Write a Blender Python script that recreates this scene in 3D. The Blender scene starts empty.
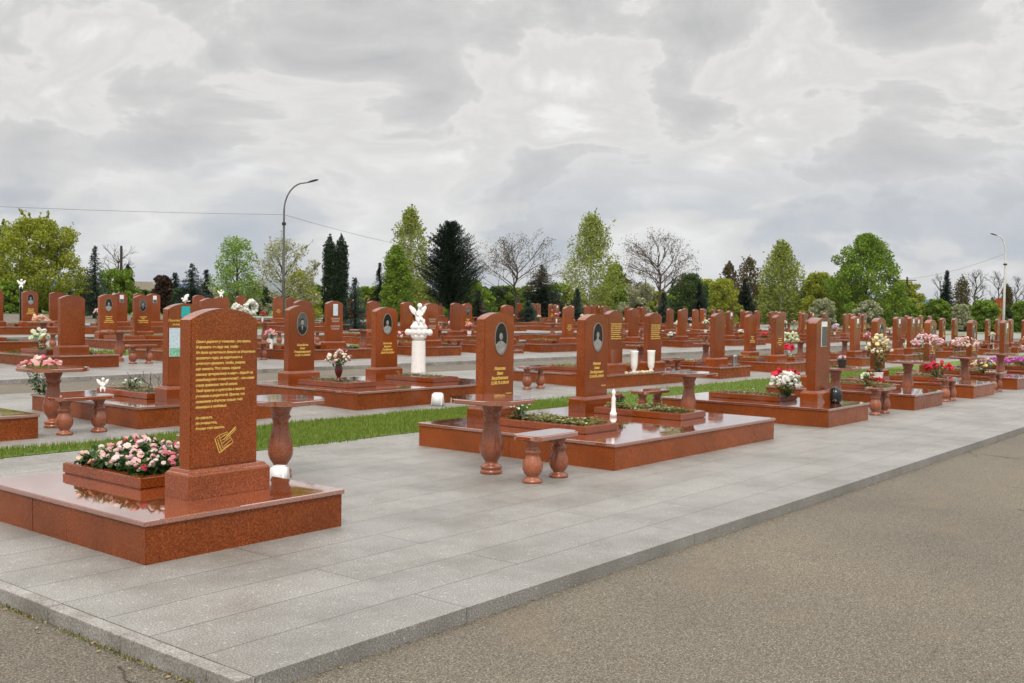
import bpy, bmesh, math, random
import numpy as np
from mathutils import Vector, Matrix
PI = math.pi
rnd = random.Random(7)
S = bpy.context.scene
C = S.collection

# ------------------------------------------------------------------ terrain
def gz(x, y):
    """The burial ground rises very gently away from the road."""
    return min(0.019 * max(0.0, y - 5.0), 1.25)

# ------------------------------------------------------------------ materials
def newmat(name):
    m = bpy.data.materials.new(name); m.use_nodes = True
    nt = m.node_tree; b = nt.nodes['Principled BSDF']
    return m, nt, b
def N(nt, t, **kw):
    n = nt.nodes.new(t)
    for k, v in kw.items():
        if k in n.inputs.keys() if hasattr(n.inputs, 'keys') else False: n.inputs[k].default_value = v
        else: setattr(n, k, v)
    return n
def ramp(nt, fac, stops, interp='LINEAR'):
    r = nt.nodes.new('ShaderNodeValToRGB'); cr = r.color_ramp; cr.interpolation = interp
    while len(cr.elements) < len(stops): cr.elements.new(0.5)
    for e, (p, c) in zip(cr.elements, stops):
        e.position = p; e.color = (*c, 1) if len(c) == 3 else c
    nt.links.new(fac, r.inputs[0]); return r.outputs[0]
def coords(nt, kind='Object', scale=(1,1,1)):
    t = nt.nodes.new('ShaderNodeTexCoord'); mp = nt.nodes.new('ShaderNodeMapping')
    mp.inputs['Scale'].default_value = scale
    nt.links.new(t.outputs[kind], mp.inputs[0]); return mp.outputs[0]
def wcoords(nt):
    g = nt.nodes.new('ShaderNodeNewGeometry'); return g.outputs['Position']
def noise(nt, vec, scale, detail=4, rough=.55, out='Fac'):
    n = nt.nodes.new('ShaderNodeTexNoise'); n.inputs['Scale'].default_value = scale
    n.inputs['Detail'].default_value = detail; n.inputs['Roughness'].default_value = rough
    nt.links.new(vec, n.inputs['Vector']); return n.outputs[out]
def voro(nt, vec, scale, out='Color', feature='F1'):
    n = nt.nodes.new('ShaderNodeTexVoronoi'); n.feature = feature; n.inputs['Scale'].default_value = scale
    nt.links.new(vec, n.inputs['Vector']); return n.outputs[out]
def mix(nt, fac, a, b, mode='MIX'):
    m = nt.nodes.new('ShaderNodeMix'); m.data_type = 'RGBA'; m.blend_type = mode
    for s, i in ((fac, 0), (a, 6), (b, 7)):
        if isinstance(s, (int, float)): m.inputs[i].default_value = s
        elif isinstance(s, tuple): m.inputs[i].default_value = (*s, 1) if len(s) == 3 else s
        else: nt.links.new(s, m.inputs[i])
    return m.outputs[2]
def mth(nt, op, a, b=0.0, clamp=False):
    m = nt.nodes.new('ShaderNodeMath'); m.operation = op; m.use_clamp = clamp
    for i, s in enumerate((a, b)):
        if isinstance(s, (int, float)): m.inputs[i].default_value = s
        else: nt.links.new(s, m.inputs[i])
    return m.outputs[0]
def bump(nt, b, h, strength, dist=.01):
    n = nt.nodes.new('ShaderNodeBump'); n.inputs['Strength'].default_value = strength
    n.inputs['Distance'].default_value = dist
    nt.links.new(h, n.inputs['Height']); nt.links.new(n.outputs[0], b.inputs['Normal'])

def granite(name, c1, c2, c3, rough=.12, ior=1.5, coat=0.0):
    m, nt, b = newmat(name)
    v = wcoords(nt)
    f = ramp(nt, noise(nt, v, 95, 3, .7), [(.3, c1), (.5, c2), (.68, c3)])
    sp = ramp(nt, voro(nt, v, 110, 'Distance'), [(.0, (1.9,1.7,1.6)), (.22, (1,1,1)), (1, (.8,.8,.8))])
    big = ramp(nt, noise(nt, v, 2.2, 3), [(.3, (.82,.82,.82)), (.7, (1.15,1.12,1.1))])
    col = mix(nt, .7, f, sp, 'MULTIPLY'); col = mix(nt, 1.0, col, big, 'MULTIPLY')
    oi = nt.nodes.new('ShaderNodeObjectInfo')
    var = ramp(nt, oi.outputs['Random'], [(0, (.84,.80,.78)), (.5, (1,1,1)), (1, (1.14,1.16,1.18))])
    col = mix(nt, 1.0, col, var, 'MULTIPLY')
    nt.links.new(col, b.inputs['Base Color'])
    rr = ramp(nt, noise(nt, v, 5, 6, .7), [(.35, (rough,)*3), (.58, (rough*1.3,)*3), (.72, (rough*2.0+.08,)*3)])
    nt.links.new(ramp(nt, noise(nt, v, 3.1, 5, .7), [(.45, (.03,)*3), (.70, (.16,)*3)]), b.inputs['Coat Roughness'])
    nt.links.new(rr, b.inputs['Roughness'])
    b.inputs['IOR'].default_value = ior
    b.inputs['Coat Weight'].default_value = coat; b.inputs['Coat IOR'].default_value = 1.75
    b.inputs['Coat Roughness'].default_value = .05
    bump(nt, b, noise(nt, v, 1.6, 2), .05, .02)
    return m
M = {}
M['granite'] = granite('red_granite', (.085,.014,.003), (.22,.046,.008), (.37,.108,.028), .10, 1.45, .22)
M['granite_side'] = granite('red_granite_riser', (.095,.017,.004), (.23,.051,.010), (.37,.115,.032), .22, 1.35, .0)
M['cap'] = granite('red_granite_cap', (.14,.026,.008), (.26,.060,.019), (.38,.115,.048), .03, 2.6, 1.0)
M['honed'] = granite('honed_red_granite', (.17,.036,.012), (.30,.085,.034), (.42,.16,.08), .22, 1.5, .2)

def flat(name, col, rough=.5, metal=0, var=0.0, sc=20, spec=None, translucent=0):
    m, nt, b = newmat(name)
    if var:
        v = wcoords(nt); f = noise(nt, v, sc, 3)
        c = ramp(nt, f, [(.3, tuple(x*(1-var) for x in col)), (.7, tuple(min(1, x*(1+var)) for x in col))])
        nt.links.new(c, b.inputs['Base Color'])
    else: b.inputs['Base Color'].default_value = (*col, 1)
    b.inputs['Roughness'].default_value = rough; b.inputs['Metallic'].default_value = metal
    return m
M['gold'] = flat('gold_leaf', (.88,.55,.13), .35, .2, .35, 240)
M['grey_text'] = flat('grey_lettering', (.42,.34,.30), .6)
M['white'] = flat('white_plaster', (.82,.81,.78), .5, 0, .06, 12)
M['paper'] = flat('photo_print_white', (.78,.80,.80), .4)
M['sky_print'] = flat('photo_print_blue', (.55,.68,.75), .4, 0, .2, 30)
M['green_print'] = flat('photo_print_green', (.22,.50,.34), .4, 0, .4, 40)
M['teal'] = flat('teal_print', (.02,.42,.44), .4, 0, .15, 40)
M['ring'] = flat('steel_ring', (.34,.32,.30), .3, .6)
M['portrait'] = flat('portrait_black_enamel', (.012,.014,.013), .12, 0)
M['portrait_grey'] = flat('portrait_grey_enamel', (.09,.095,.09), .2, 0, .3, 30)
M['face'] = flat('portrait_face_grey', (.28,.285,.27), .3, 0, .45, 55)
M['dark'] = flat('dark_glass', (.012,.016,.014), .15)
M['lampwhite'] = flat('milk_glass', (.80,.80,.78), .3)
M['chrome'] = flat('grey_steel', (.35,.35,.35), .3, .8)
M['vase_red'] = flat('dark_red_stone_vase', (.10,.012,.010), .15)
M['orange'] = flat('orange_clay', (.62,.22,.04), .5)
M['pole_w'] = flat('whitewashed_pole', (.60,.58,.54), .6, 0, .12, 3)
M['pole_g'] = flat('galvanised_pole', (.13,.13,.125), .5, .2, .1, 3)
M['pole_d'] = flat('tarred_wood', (.030,.024,.020), .8, 0, .3, 5)
M['wire'] = flat('cable_black', (.10,.10,.10), .7)
M['bark'] = flat('bark_brown', (.06,.042,.03), .9, 0, .4, 8)
M['bark_grey'] = flat('bark_grey', (.075,.062,.05), .9, 0, .3, 8)
M['bark_birch'] = flat('bark_birch', (.45,.43,.39), .8, 0, .5, 6)
M['wall'] = flat('house_wall', (.55,.50,.44), .8, 0, .08, 1)
M['wallw'] = flat('white_block_wall', (.66,.66,.66), .8, 0, .06, .5)
M['roof_r'] = flat('rusty_metal_roof', (.30,.24,.21), .6, 0, .15, 2)
M['roof_b'] = flat('blue_metal_roof', (.14,.22,.42), .5, 0, .15, 2)
M['winglass'] = flat('window_glass', (.05,.06,.07), .1)
M['soil'] = flat('bed_soil', (.055,.040,.026), .95, 0, .5, 60)
def leafmat(name, cols, rough=.6, trans=.35):
    """foliage colour varies from leaf to leaf (each leaf keeps its own colour)"""
    m, nt, b = newmat(name)
    g = nt.nodes.new('ShaderNodeNewGeometry')
    n = len(cols)
    c = ramp(nt, g.outputs['Random Per Island'], [(i/max(1, n-1), cols[i]) for i in range(n)])
    nt.links.new(c, b.inputs['Base Color']); b.inputs['Roughness'].default_value = rough
    b.inputs['Specular IOR Level'].default_value = .25
    tr = nt.nodes.new('ShaderNodeBsdfTranslucent'); nt.links.new(c, tr.inputs[0])
    ms = nt.nodes.new('ShaderNodeMixShader'); ms.inputs[0].default_value = trans
    nt.links.new(b.outputs[0], ms.inputs[1]); nt.links.new(tr.outputs[0], ms.inputs[2])
    nt.links.new(ms.outputs[0], nt.nodes['Material Output'].inputs[0])
    return m
M['l_green'] = leafmat('leaves_green', [(.06,.13,.010), (.16,.26,.02), (.27,.37,.04), (.10,.17,.014)])
M['l_dark'] = leafmat('leaves_dark_green', [(.025,.055,.014), (.055,.10,.022), (.08,.13,.028)])
M['l_yellow'] = leafmat('leaves_yellow_green', [(.24,.29,.02), (.38,.40,.035), (.13,.18,.014), (.46,.45,.06)])
M['l_fresh'] = leafmat('leaves_fresh', [(.14,.26,.03), (.22,.36,.05), (.30,.40,.10), (.12,.22,.03)])
M['l_birch'] = leafmat('leaves_birch', [(.18,.23,.03), (.29,.34,.05), (.38,.41,.10), (.12,.16,.025)])
M['l_pine'] = leafmat('needles_dark', [(.006,.018,.008), (.012,.030,.012), (.020,.040,.014)], trans=.05)
M['l_spruce'] = leafmat('needles_blue', [(.018,.040,.028), (.035,.065,.045), (.055,.085,.060), (.022,.045,.03)], trans=.08)
M['l_arbor'] = leafmat('needles_cypress', [(.008,.022,.007), (.016,.035,.010), (.022,.045,.012)], trans=.05)
M['l_bloom'] = leafmat('blossom_white', [(.42,.42,.26), (.15,.19,.04), (.60,.58,.45), (.20,.24,.06), (.50,.48,.36)])
M['l_brown'] = leafmat('buds_brown', [(.10,.065,.030), (.15,.11,.04), (.08,.07,.02), (.17,.15,.04)])
M['l_red'] = leafmat('leaves_dark_red', [(.045,.018,.014), (.07,.03,.018), (.03,.03,.012)])
M['grass'] = leafmat('grass_blades', [(.08,.14,.014), (.13,.21,.022), (.19,.26,.03), (.26,.29,.07)], trans=.3)
M['p_green'] = leafmat('bouquet_leaves', [(.02,.055,.012), (.04,.10,.02), (.07,.14,.03)])
M['p_ground'] = leafmat('ground_cover', [(.08,.13,.015), (.18,.22,.03), (.28,.25,.05), (.16,.08,.03), (.06,.10,.015), (.60,.55,.35), (.20,.22,.04)])
FL = {
 'pinkwhite': [(.80,.62,.55), (.80,.75,.66), (.75,.25,.30), (.82,.78,.72), (.80,.42,.36)],
 'bed': [(.80,.74,.66), (.70,.10,.16), (.62,.05,.09), (.82,.78,.72), (.78,.45,.38), (.75,.60,.62)],
 'roses': [(.70,.07,.18), (.80,.55,.45), (.82,.70,.58), (.75,.20,.28), (.80,.62,.50)],
 'white': [(.80,.80,.74), (.82,.82,.78), (.70,.74,.60)],
 'redwhite': [(.65,.02,.08), (.80,.80,.75), (.70,.03,.10), (.82,.82,.78)],
 'red': [(.60,.015,.04), (.70,.04,.08), (.50,.01,.03)],
 'yellow': [(.80,.60,.12), (.80,.76,.55), (.80,.78,.70), (.75,.42,.10)],
 'lilac': [(.62,.30,.62), (.75,.55,.70), (.80,.70,.74)],
 'cherry': [(.80,.50,.52), (.80,.72,.70), (.72,.30,.36), (.82,.78,.74)],
 'greenwhite': [(.70,.76,.50), (.82,.82,.76), (.50,.62,.30)],
 'orange': [(.80,.40,.25), (.80,.62,.48), (.78,.50,.40)],
 'purple': [(.55,.08,.50), (.65,.15,.58), (.50,.05,.42)],
 'darkpink': [(.30,.04,.08), (.55,.20,.25), (.10,.02,.03)],
}
for k, cols in FL.items(): M['f_'+k] = leafmat('petals_'+k, cols, .6, .25)

# ------------------------------------------------------------------ object helpers
def link(name, me, parent=None, loc=(0,0,0), rz=0):
    o = bpy.data.objects.new(name, me); C.objects.link(o)
    o.location = loc; o.rotation_euler = (0, 0, rz)
    if parent: o.parent = parent
    return o
def thing(name, label, cat, loc=(0,0,0), rz=0, group=None):
    o = link(name, None, None, loc, rz); o.empty_display_size = .1
    return tag(o, label, cat, group)
def tag(o, label, cat, group=None, kind=None):
    if label: o['label'] = label
    if cat: o['category'] = cat
    if group: o['group'] = group
    if kind: o['kind'] = kind
    return o
def mesh(name, bm, mat, smooth=False):
    me = bpy.data.meshes.new(name); bm.normal_update(); bm.to_mesh(me); bm.free()
    mats = mat if isinstance(mat, list) else [mat]
    for m in mats: me.materials.append(m)
    if smooth: me.polygons.foreach_set('use_smooth', [True]*len(me.polygons))
    return me
def pymesh(name, vs, fs, mat, smooth=False, mi=None):
    me = bpy.data.meshes.new(name); me.from_pydata(vs, [], fs)
    mats = mat if isinstance(mat, list) else [mat]
    for m in mats: me.materials.append(m)
    if mi is not None: me.polygons.foreach_set('material_index', mi)
    if smooth: me.polygons.foreach_set('use_smooth', [True]*len(me.polygons))
    me.update(); return me
def box(bm, x0, x1, y0, y1, z0, z1, bev=0):
    vs = [bm.verts.new(p) for p in ((x0,y0,z0),(x1,y0,z0),(x1,y1,z0),(x0,y1,z0),(x0,y0,z1),(x1,y0,z1),(x1,y1,z1),(x0,y1,z1))]
    fs = [bm.faces.new([vs[i] for i in q]) for q in ((3,2,1,0),(4,5,6,7),(0,1,5,4),(1,2,6,5),(2,3,7,6),(3,0,4,7))]
    if bev:
        es = list({e for f in fs for e in f.edges})
        bmesh.ops.bevel(bm, geom=es, offset=bev, segments=2, affect='EDGES', profile=.6)
    return bm
def lathe(bm, prof, n=20, cx=0, cy=0):
    rings = []
    for r, z in prof:
        rings.append([bm.verts.new((cx+r*math.cos(2*PI*k/n), cy+r*math.sin(2*PI*k/n), z)) for k in range(n)])
    for a, b in zip(rings, rings[1:]):
        for k in range(n): bm.faces.new((a[k], a[(k+1)%n], b[(k+1)%n], b[k]))
    bm.faces.new(rings[0][::-1]); bm.faces.new(rings[-1])
    return bm
def prism(bm, pts, y0, y1, bev=0):
    """outline pts (x,z) extruded from y0 to y1"""
    a = [bm.verts.new((x, y0, z)) for x, z in pts]; b = [bm.verts.new((x, y1, z)) for x, z in pts]
    n = len(pts); fs = [bm.faces.new(a), bm.faces.new(b[::-1])]
    for k in range(n): fs.append(bm.faces.new((a[(k+1)%n], a[k], b[k], b[(k+1)%n])))
    if bev:
        es = list(fs[0].edges)+list(fs[1].edges)
        bmesh.ops.bevel(bm, geom=es, offset=bev, segments=2, affect='EDGES')
    return bm
def slab(bm, pts, z0, z1, bev=0):
    a = [bm.verts.new((x, y, z0)) for x, y in pts]; b = [bm.verts.new((x, y, z1)) for x, y in pts]
    n = len(pts); fs = [bm.faces.new(a[::-1]), bm.faces.new(b)]
    for k in range(n): fs.append(bm.faces.new((a[k], a[(k+1)%n], b[(k+1)%n], b[k])))
    if bev:
        es = list(fs[0].edges)+list(fs[1].edges)
        bmesh.ops.bevel(bm, geom=es, offset=bev, segments=3, affect='EDGES')
    return bm
def tube(bm, pts, rads, n=6):
    pts = [Vector(p) for p in pts]; rings = []
    for i, p in enumerate(pts):
        d = (pts[min(i+1, len(pts)-1)]-pts[max(i-1, 0)]).normalized()
        s = d.cross(Vector((.3,.2,1)) if abs(d.z) < .9 else Vector((1,0,0))).normalized(); t = d.cross(s)
        r = rads[i] if isinstance(rads, (list, tuple)) else rads
        rings.append([bm.verts.new(p+r*(math.cos(2*PI*k/n)*s+math.sin(2*PI*k/n)*t)) for k in range(n)])
    for a, b in zip(rings, rings[1:]):
        for k in range(n): bm.faces.new((a[k], a[(k+1)%n], b[(k+1)%n], b[k]))
    bm.faces.new(rings[0][::-1]); bm.faces.new(rings[-1])
def ellipsoid(bm, c, r, rot=None, sub=2):
    m = Matrix.Translation(c) @ (rot.to_matrix().to_4x4() if rot else Matrix.Identity(4)) @ Matrix.Diagonal((*r, 1))
    bmesh.ops.create_icosphere(bm, subdivisions=sub, radius=1, matrix=m)
_tc = {}
def textmesh(key, lines, size, mat, lead=1.25, align='CENTER', shear=.25, depth=.0015, bold=.0):
    """lettering as a thin mesh standing in the XZ plane, facing -Y, origin at the top line"""
    if key in _tc: return _tc[key]
    cu = bpy.data.curves.new('lettering', 'FONT'); cu.body = '\n'.join(lines); cu.size = size
    cu.align_x = align; cu.space_line = lead; cu.shear = shear; cu.extrude = depth/2; cu.offset = bold
    cu.resolution_u = 2
    o = bpy.data.objects.new('lettering', cu); C.objects.link(o)
    bpy.context.view_layer.update()
    me = bpy.data.meshes.new_from_object(o.evaluated_get(bpy.context.evaluated_depsgraph_get()))
    bpy.data.objects.remove(o); bpy.data.curves.remove(cu)
    me.transform(Matrix.Rotation(PI/2, 4, 'X')); me.materials.clear(); me.materials.append(mat)
    me.name = 'inscription'
    _tc[key] = me; return me
def remeshed(name, bm, mat, voxel):
    me = mesh(name, bm, mat); o = bpy.data.objects.new(name, me); C.objects.link(o)
    md = o.modifiers.new('r', 'REMESH'); md.mode = 'VOXEL'; md.voxel_size = voxel
    s = o.modifiers.new('s', 'SMOOTH'); s.iterations = 2
    bpy.context.view_layer.update()
    out = bpy.data.meshes.new_from_object(o.evaluated_get(bpy.context.evaluated_depsgraph_get()))
    bpy.data.objects.remove(o); out.materials.clear(); out.materials.append(mat)
    out.polygons.foreach_set('use_smooth', [True]*len(out.polygons)); out.name = name
    return out

# ------------------------------------------------------------------ camera
cam = bpy.data.cameras.new('camera'); co = bpy.data.objects.new('camera', cam); C.objects.link(co)
F = Vector((0.7774651842618414, 0.6282949246638787, -0.02816691147982094))
Rv = Vector((0.6288066569082963, -0.7774100907668977, 0.015353794371946368))
Uv = Vector((0.012250530131924044, 0.029648582013561825, 0.9994853105954444))
mw = Matrix((Rv, Uv, -F)).transposed().to_4x4(); mw.translation = (-2.8148, -3.7309, 1.65)
co.matrix_world = mw
cam.sensor_width = 36; cam.lens = 1019.82/1024*36; cam.clip_start = .1; cam.clip_end = 60000
S.camera = co

# ------------------------------------------------------------------ light
SUN_EL, SUN_AZ = math.radians(50), math.radians(215)     # azimuth counted from +X, counter-clockwise
sd = Vector((math.cos(SUN_EL)*math.cos(SUN_AZ), math.cos(SUN_EL)*math.sin(SUN_AZ), math.sin(SUN_EL)))
sl = bpy.data.lights.new('sun', 'SUN'); sl.energy = 1.5; sl.angle = math.radians(18); sl.color = (1, .95, .87)
so = bpy.data.objects.new('sun', sl); C.objects.link(so); so.rotation_euler = sd.to_track_quat('Z', 'Y').to_euler()
w = bpy.data.worlds.new('World'); S.world = w; w.use_nodes = True
nt = w.node_tree; bg = nt.nodes['Background']
sky = nt.nodes.new('ShaderNodeTexSky'); sky.sky_type = 'NISHITA'; sky.sun_disc = False
sky.sun_elevation = SUN_EL; sky.sun_rotation = PI/2 - SUN_AZ
geo = nt.nodes.new('ShaderNodeTexCoord'); sep = nt.nodes.new('ShaderNodeSeparateXYZ')
nt.links.new(geo.outputs['Generated'], sep.inputs[0])
zc = mth(nt, 'MAXIMUM', sep.outputs[2], 0.0)
den = mth(nt, 'ADD', zc, .11)
cx_ = mth(nt, 'DIVIDE', sep.outputs[0], den); cy_ = mth(nt, 'DIVIDE', sep.outputs[1], den); czz = mth(nt, 'MULTIPLY', mth(nt, 'POWER', zc, .85), 1.9)
cmb = nt.nodes.new('ShaderNodeCombineXYZ'); nt.links.new(sep.outputs[0], cmb.inputs[0]); nt.links.new(sep.outputs[1], cmb.inputs[1]); nt.links.new(czz, cmb.inputs[2])
mp = nt.nodes.new('ShaderNodeMapping'); mp.inputs['Location'].default_value = (3.7, 1.2, 0); nt.links.new(cmb.outputs[0], mp.inputs[0])
cv = mp.outputs[0]
warp = nt.nodes.new('ShaderNodeTexNoise'); warp.inputs['Scale'].default_value = 3.0; warp.inputs['Detail'].default_value = 2
nt.links.new(cv, warp.inputs['Vector'])
cw = mix(nt, .22, cv, warp.outputs['Color'], 'ADD')
n1 = noise(nt, cw, 4.6, 9, .60)
pv_ = nt.nodes.new('ShaderNodeTexVoronoi'); pv_.feature = 'SMOOTH_F1'; pv_.inputs['Scale'].default_value = 8.5; pv_.inputs['Smoothness'].default_value = .2
nt.links.new(cw, pv_.inputs['Vector'])
n2 = mth(nt, 'SUBTRACT', .86, pv_.outputs['Distance'])
n2 = mth(nt, 'ADD', mth(nt, 'MULTIPLY', n2, .5), mth(nt, 'MULTIPLY', noise(nt, cw, 16.0, 6, .62), .5))
n3 = noise(nt, cv, 1.4, 3, .5)
cl = mth(nt, 'ADD', mth(nt, 'MULTIPLY', n1, .62), mth(nt, 'ADD', mth(nt, 'MULTIPLY', n2, .22), mth(nt, 'MULTIPLY', n3, .16)))
cloud = ramp(nt, cl, [(.34, (3.6,3.58,3.6)), (.43, (4.65,4.56,4.48)), (.465, (5.15,5.05,4.93)), (.485, (6.1,5.96,5.8)), (.520, (5.5,5.38,5.22)), (.548, (6.0,5.87,5.7)), (.58, (7.0,6.88,6.7)), (.63, (7.4,7.3,7.15))])
# heavier, bluer cloud base low over the horizon, broken by bright heaps
low = ramp(nt, zc, [(.0, (1,1,1)), (.07, (.95,.95,.95)), (.16, (0,0,0))])
n4 = noise(nt, cw, 3.6, 7, .55)
lowcol = ramp(nt, n4, [(.42, (3.3,3.65,4.2)), (.485, (4.1,4.35,4.7)), (.51, (5.4,5.38,5.35)), (.54, (5.9,5.8,5.7)), (.57, (7.0,6.9,6.8)), (.62, (6.1,6.05,5.95))])
gap = mix(nt, .35, lowcol, sky.outputs[0])
col = mix(nt, mth(nt, 'MULTIPLY', low, .9), cloud, lowcol)
col = mix(nt, .03, col, sky.outputs[0])
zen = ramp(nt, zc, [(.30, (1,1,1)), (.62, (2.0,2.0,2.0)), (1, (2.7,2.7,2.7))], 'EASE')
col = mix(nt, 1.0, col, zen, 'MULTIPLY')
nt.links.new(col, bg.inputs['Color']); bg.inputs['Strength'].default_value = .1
S.view_settings.view_transform = 'Standard'; S.view_settings.look = 'None'; S.view_settings.exposure = .42; S.view_settings.gamma = 1

# ------------------------------------------------------------------ ground
XMAX = 112.0; NB = 4; PER = 16.1
def sheet(name, x0, x1, ys, dz, mat, thick=0, xs=None):
    bm = bmesh.new(); xs = xs or [x0, x1]
    g = [[bm.verts.new((x, y, gz(x, y)+dz)) for y in ys] for x in xs]
    for i in range(len(xs)-1):
        for k in range(len(ys)-1): bm.faces.new((g[i][k], g[i+1][k], g[i+1][k+1], g[i][k+1]))
    if thick:
        r = bmesh.ops.extrude_face_region(bm, geom=bm.faces[:])
        for v in [e for e in r['geom'] if isinstance(e, bmesh.types.BMVert)]: v.co.z -= thick
        bmesh.ops.recalc_face_normals(bm, faces=bm.faces[:])
    return link(name, mesh(name, bm, mat))
# paving
m, nt, b = newmat('grey_granite_paving'); v = wcoords(nt)
br = nt.nodes.new('ShaderNodeTexBrick'); mpb = nt.nodes.new('ShaderNodeMapping'); mpb.inputs['Location'].default_value = (.2, .03, 0); nt.links.new(v, mpb.inputs[0]); nt.links.new(mpb.outputs[0], br.inputs['Vector'])
br.inputs['Scale'].default_value = 1; br.inputs['Brick Width'].default_value = 2.6; br.inputs['Row Height'].default_value = .44
br.inputs['Mortar Size'].default_value = .0045; br.inputs['Mortar Smooth'].default_value = .1; br.offset = .37; br.offset_frequency = 2
br.inputs['Color1'].default_value = (.95,.95,.95,1); br.inputs['Color2'].default_value = (1.05,1.045,1.04,1); br.inputs['Mortar'].default_value = (1,1,1,1)
f = ramp(nt, noise(nt, v, 105, 3, .75), [(.28, (.06,.057,.051)), (.43, (.20,.192,.176)), (.55, (.285,.275,.255)), (.68, (.56,.545,.51))])
c = mix(nt, 1.0, f, br.outputs['Color'], 'MULTIPLY')
st = ramp(nt, noise(nt, v, .9, 7, .7), [(.34, (.66,.65,.62)), (.55, (1,1,1)), (.75, (1.14,1.13,1.12))])
c = mix(nt, 1.0, c, st, 'MULTIPLY')
spk = ramp(nt, voro(nt, v, 16, 'Distance'), [(.0, (1.6,1.6,1.6)), (.13, (1.5,1.5,1.45)), (.20, (1,1,1))])
c = mix(nt, .85, c, spk, 'MULTIPLY')
jm = mix(nt, noise(nt, v, .8, 2), (.03,.024,.018), (.10,.088,.072))
c = mix(nt, mth(nt, 'MULTIPLY', br.outputs['Fac'], .78), c, jm)
nt.links.new(c, b.inputs['Base Color'])
nt.links.new(ramp(nt, noise(nt, v, 1.7, 5), [(.35, (.36,)*3), (.7, (.6,)*3)]), b.inputs['Roughness'])
bump(nt, b, mth(nt, 'SUBTRACT', noise(nt, v, 90, 2), mth(nt, 'MULTIPLY', br.outputs['Fac'], 2.0)), .25, .003)
M['paving'] = m
m, nt, b = newmat('grey_granite_kerb'); v = wcoords(nt)
f = ramp(nt, noise(nt, v, 75, 3, .75), [(.28, (.13,.12,.11)), (.48, (.29,.275,.255)), (.72, (.52,.50,.47))])
st = ramp(nt, noise(nt, v, 3, 5, .65), [(.35, (.62,.60,.57)), (.6, (1,1,1))])
nt.links.new(mix(nt, 1, f, st, 'MULTIPLY'), b.inputs['Base Color']); b.inputs['Roughness'].default_value = .6
bump(nt, b, noise(nt, v, 90, 2), .4, .004); M['kerb'] = m
# asphalt
m, nt, b = newmat('worn_asphalt'); v = wcoords(nt)
f = ramp(nt, noise(nt, v, 110, 3, .8), [(.33, (.030,.025,.018)), (.46, (.108,.092,.068)), (.56, (.172,.149,.114)), (.68, (.42,.38,.31))])
big = ramp(nt, noise(nt, v, .35, 5, .6), [(.3, (.72,.72,.71)), (.5, (.92,.91,.89)), (.72, (1.10,1.06,.99))])
c = mix(nt, 1, f, big, 'MULTIPLY')
ru = ramp(nt, noise(nt, v, .9, 4, .6), [(.56, (0,0,0)), (.70, (1,1,1))])
c = mix(nt, mth(nt, 'MULTIPLY', ru, .22), c, (.22,.15,.085))
chips = ramp(nt, voro(nt, v, 75, 'Distance'), [(.0, (1,1,1)), (.15, (.8,.8,.8)), (.22, (0,0,0))])
sel = ramp(nt, voro(nt, v, 75, 'Color'), [(.55, (0,0,0)), (.8, (1,1,1))])
c = mix(nt, mth(nt, 'MULTIPLY', mth(nt, 'MULTIPLY', chips, sel), .85), c, (.52,.48,.42))
dv = nt.nodes.new('ShaderNodeTexNoise'); dv.inputs['Scale'].default_value = 1.3; dv.inputs['Detail'].default_value = 5; nt.links.new(v, dv.inputs['Vector'])
wv = mix(nt, .55, v, dv.outputs['Color'], 'ADD')
crk = ramp(nt, voro(nt, wv, .33, 'Distance', 'DISTANCE_TO_EDGE'), [(.0, (1,1,1)), (.0022, (.9,.9,.9)), (.005, (0,0,0))])
msk = ramp(nt, noise(nt, v, .5, 2), [(.56, (0,0,0)), (.60, (1,1,1))])
c = mix(nt, mth(nt, 'MULTIPLY', mth(nt, 'MULTIPLY', crk, msk), .8), c, (.05,.042,.03))
nt.links.new(c, b.inputs['Base Color']); b.inputs['Roughness'].default_value = .85
bump(nt, b, mth(nt, 'ADD', noise(nt, v, 60, 3, .8), mth(nt, 'MULTIPLY', chips, .6)), .6, .006); M['asphalt'] = m
# lawn
m, nt, b = newmat('lawn_ground'); v = wcoords(nt)
f = ramp(nt, noise(nt, v, 14, 5, .75), [(.3, (.06,.11,.010)), (.5, (.12,.20,.02)), (.7, (.19,.27,.035))])
g2 = ramp(nt, noise(nt, v, .25, 4), [(.3, (.8,.85,.8)), (.7, (1.2,1.1,1.1))])
nt.links.new(mix(nt, 1, f, g2, 'MULTIPLY'), b.inputs['Base Color']); b.inputs['Roughness'].default_value = .9
bump(nt, b, noise(nt, v, 40, 4, .8), 1, .03); M['lawn'] = m

M['lawn_strip'] = M['lawn']
YS = [5.0+k*4 for k in range(0, 18)]
tag(sheet('ground', -14000, 14000, [-3000, 5, 70.8, 14000], -.13, M['lawn']), None, None, kind='structure')
tag(sheet('asphalt_road', -60, XMAX+8, [-60, 5, 65.5], -.085, M['asphalt']), None, None, kind='structure')
for j in range(NB):
    y0 = PER*j + (0.14 if j else 0.0); y1 = PER*j + 13.5
    ys = [y0] + ([5.0] if j == 0 else []) + [y1]
    tag(sheet('paving', 0.0 if j < 3 else 44.0, XMAX, ys, 0.0, M['paving'], .35), None, None, kind='structure')
    tag(sheet('grass_strip', (4.1, .02, .02, 44.02)[j], XMAX-1, [PER*j+5.88, PER*j+7.62], .006, M['lawn']), None, None, kind='structure')
tag(sheet('grass_strip', 0.02, 4.1, [7.12, 7.62], .006, M['lawn']), None, None, kind='structure')
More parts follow.
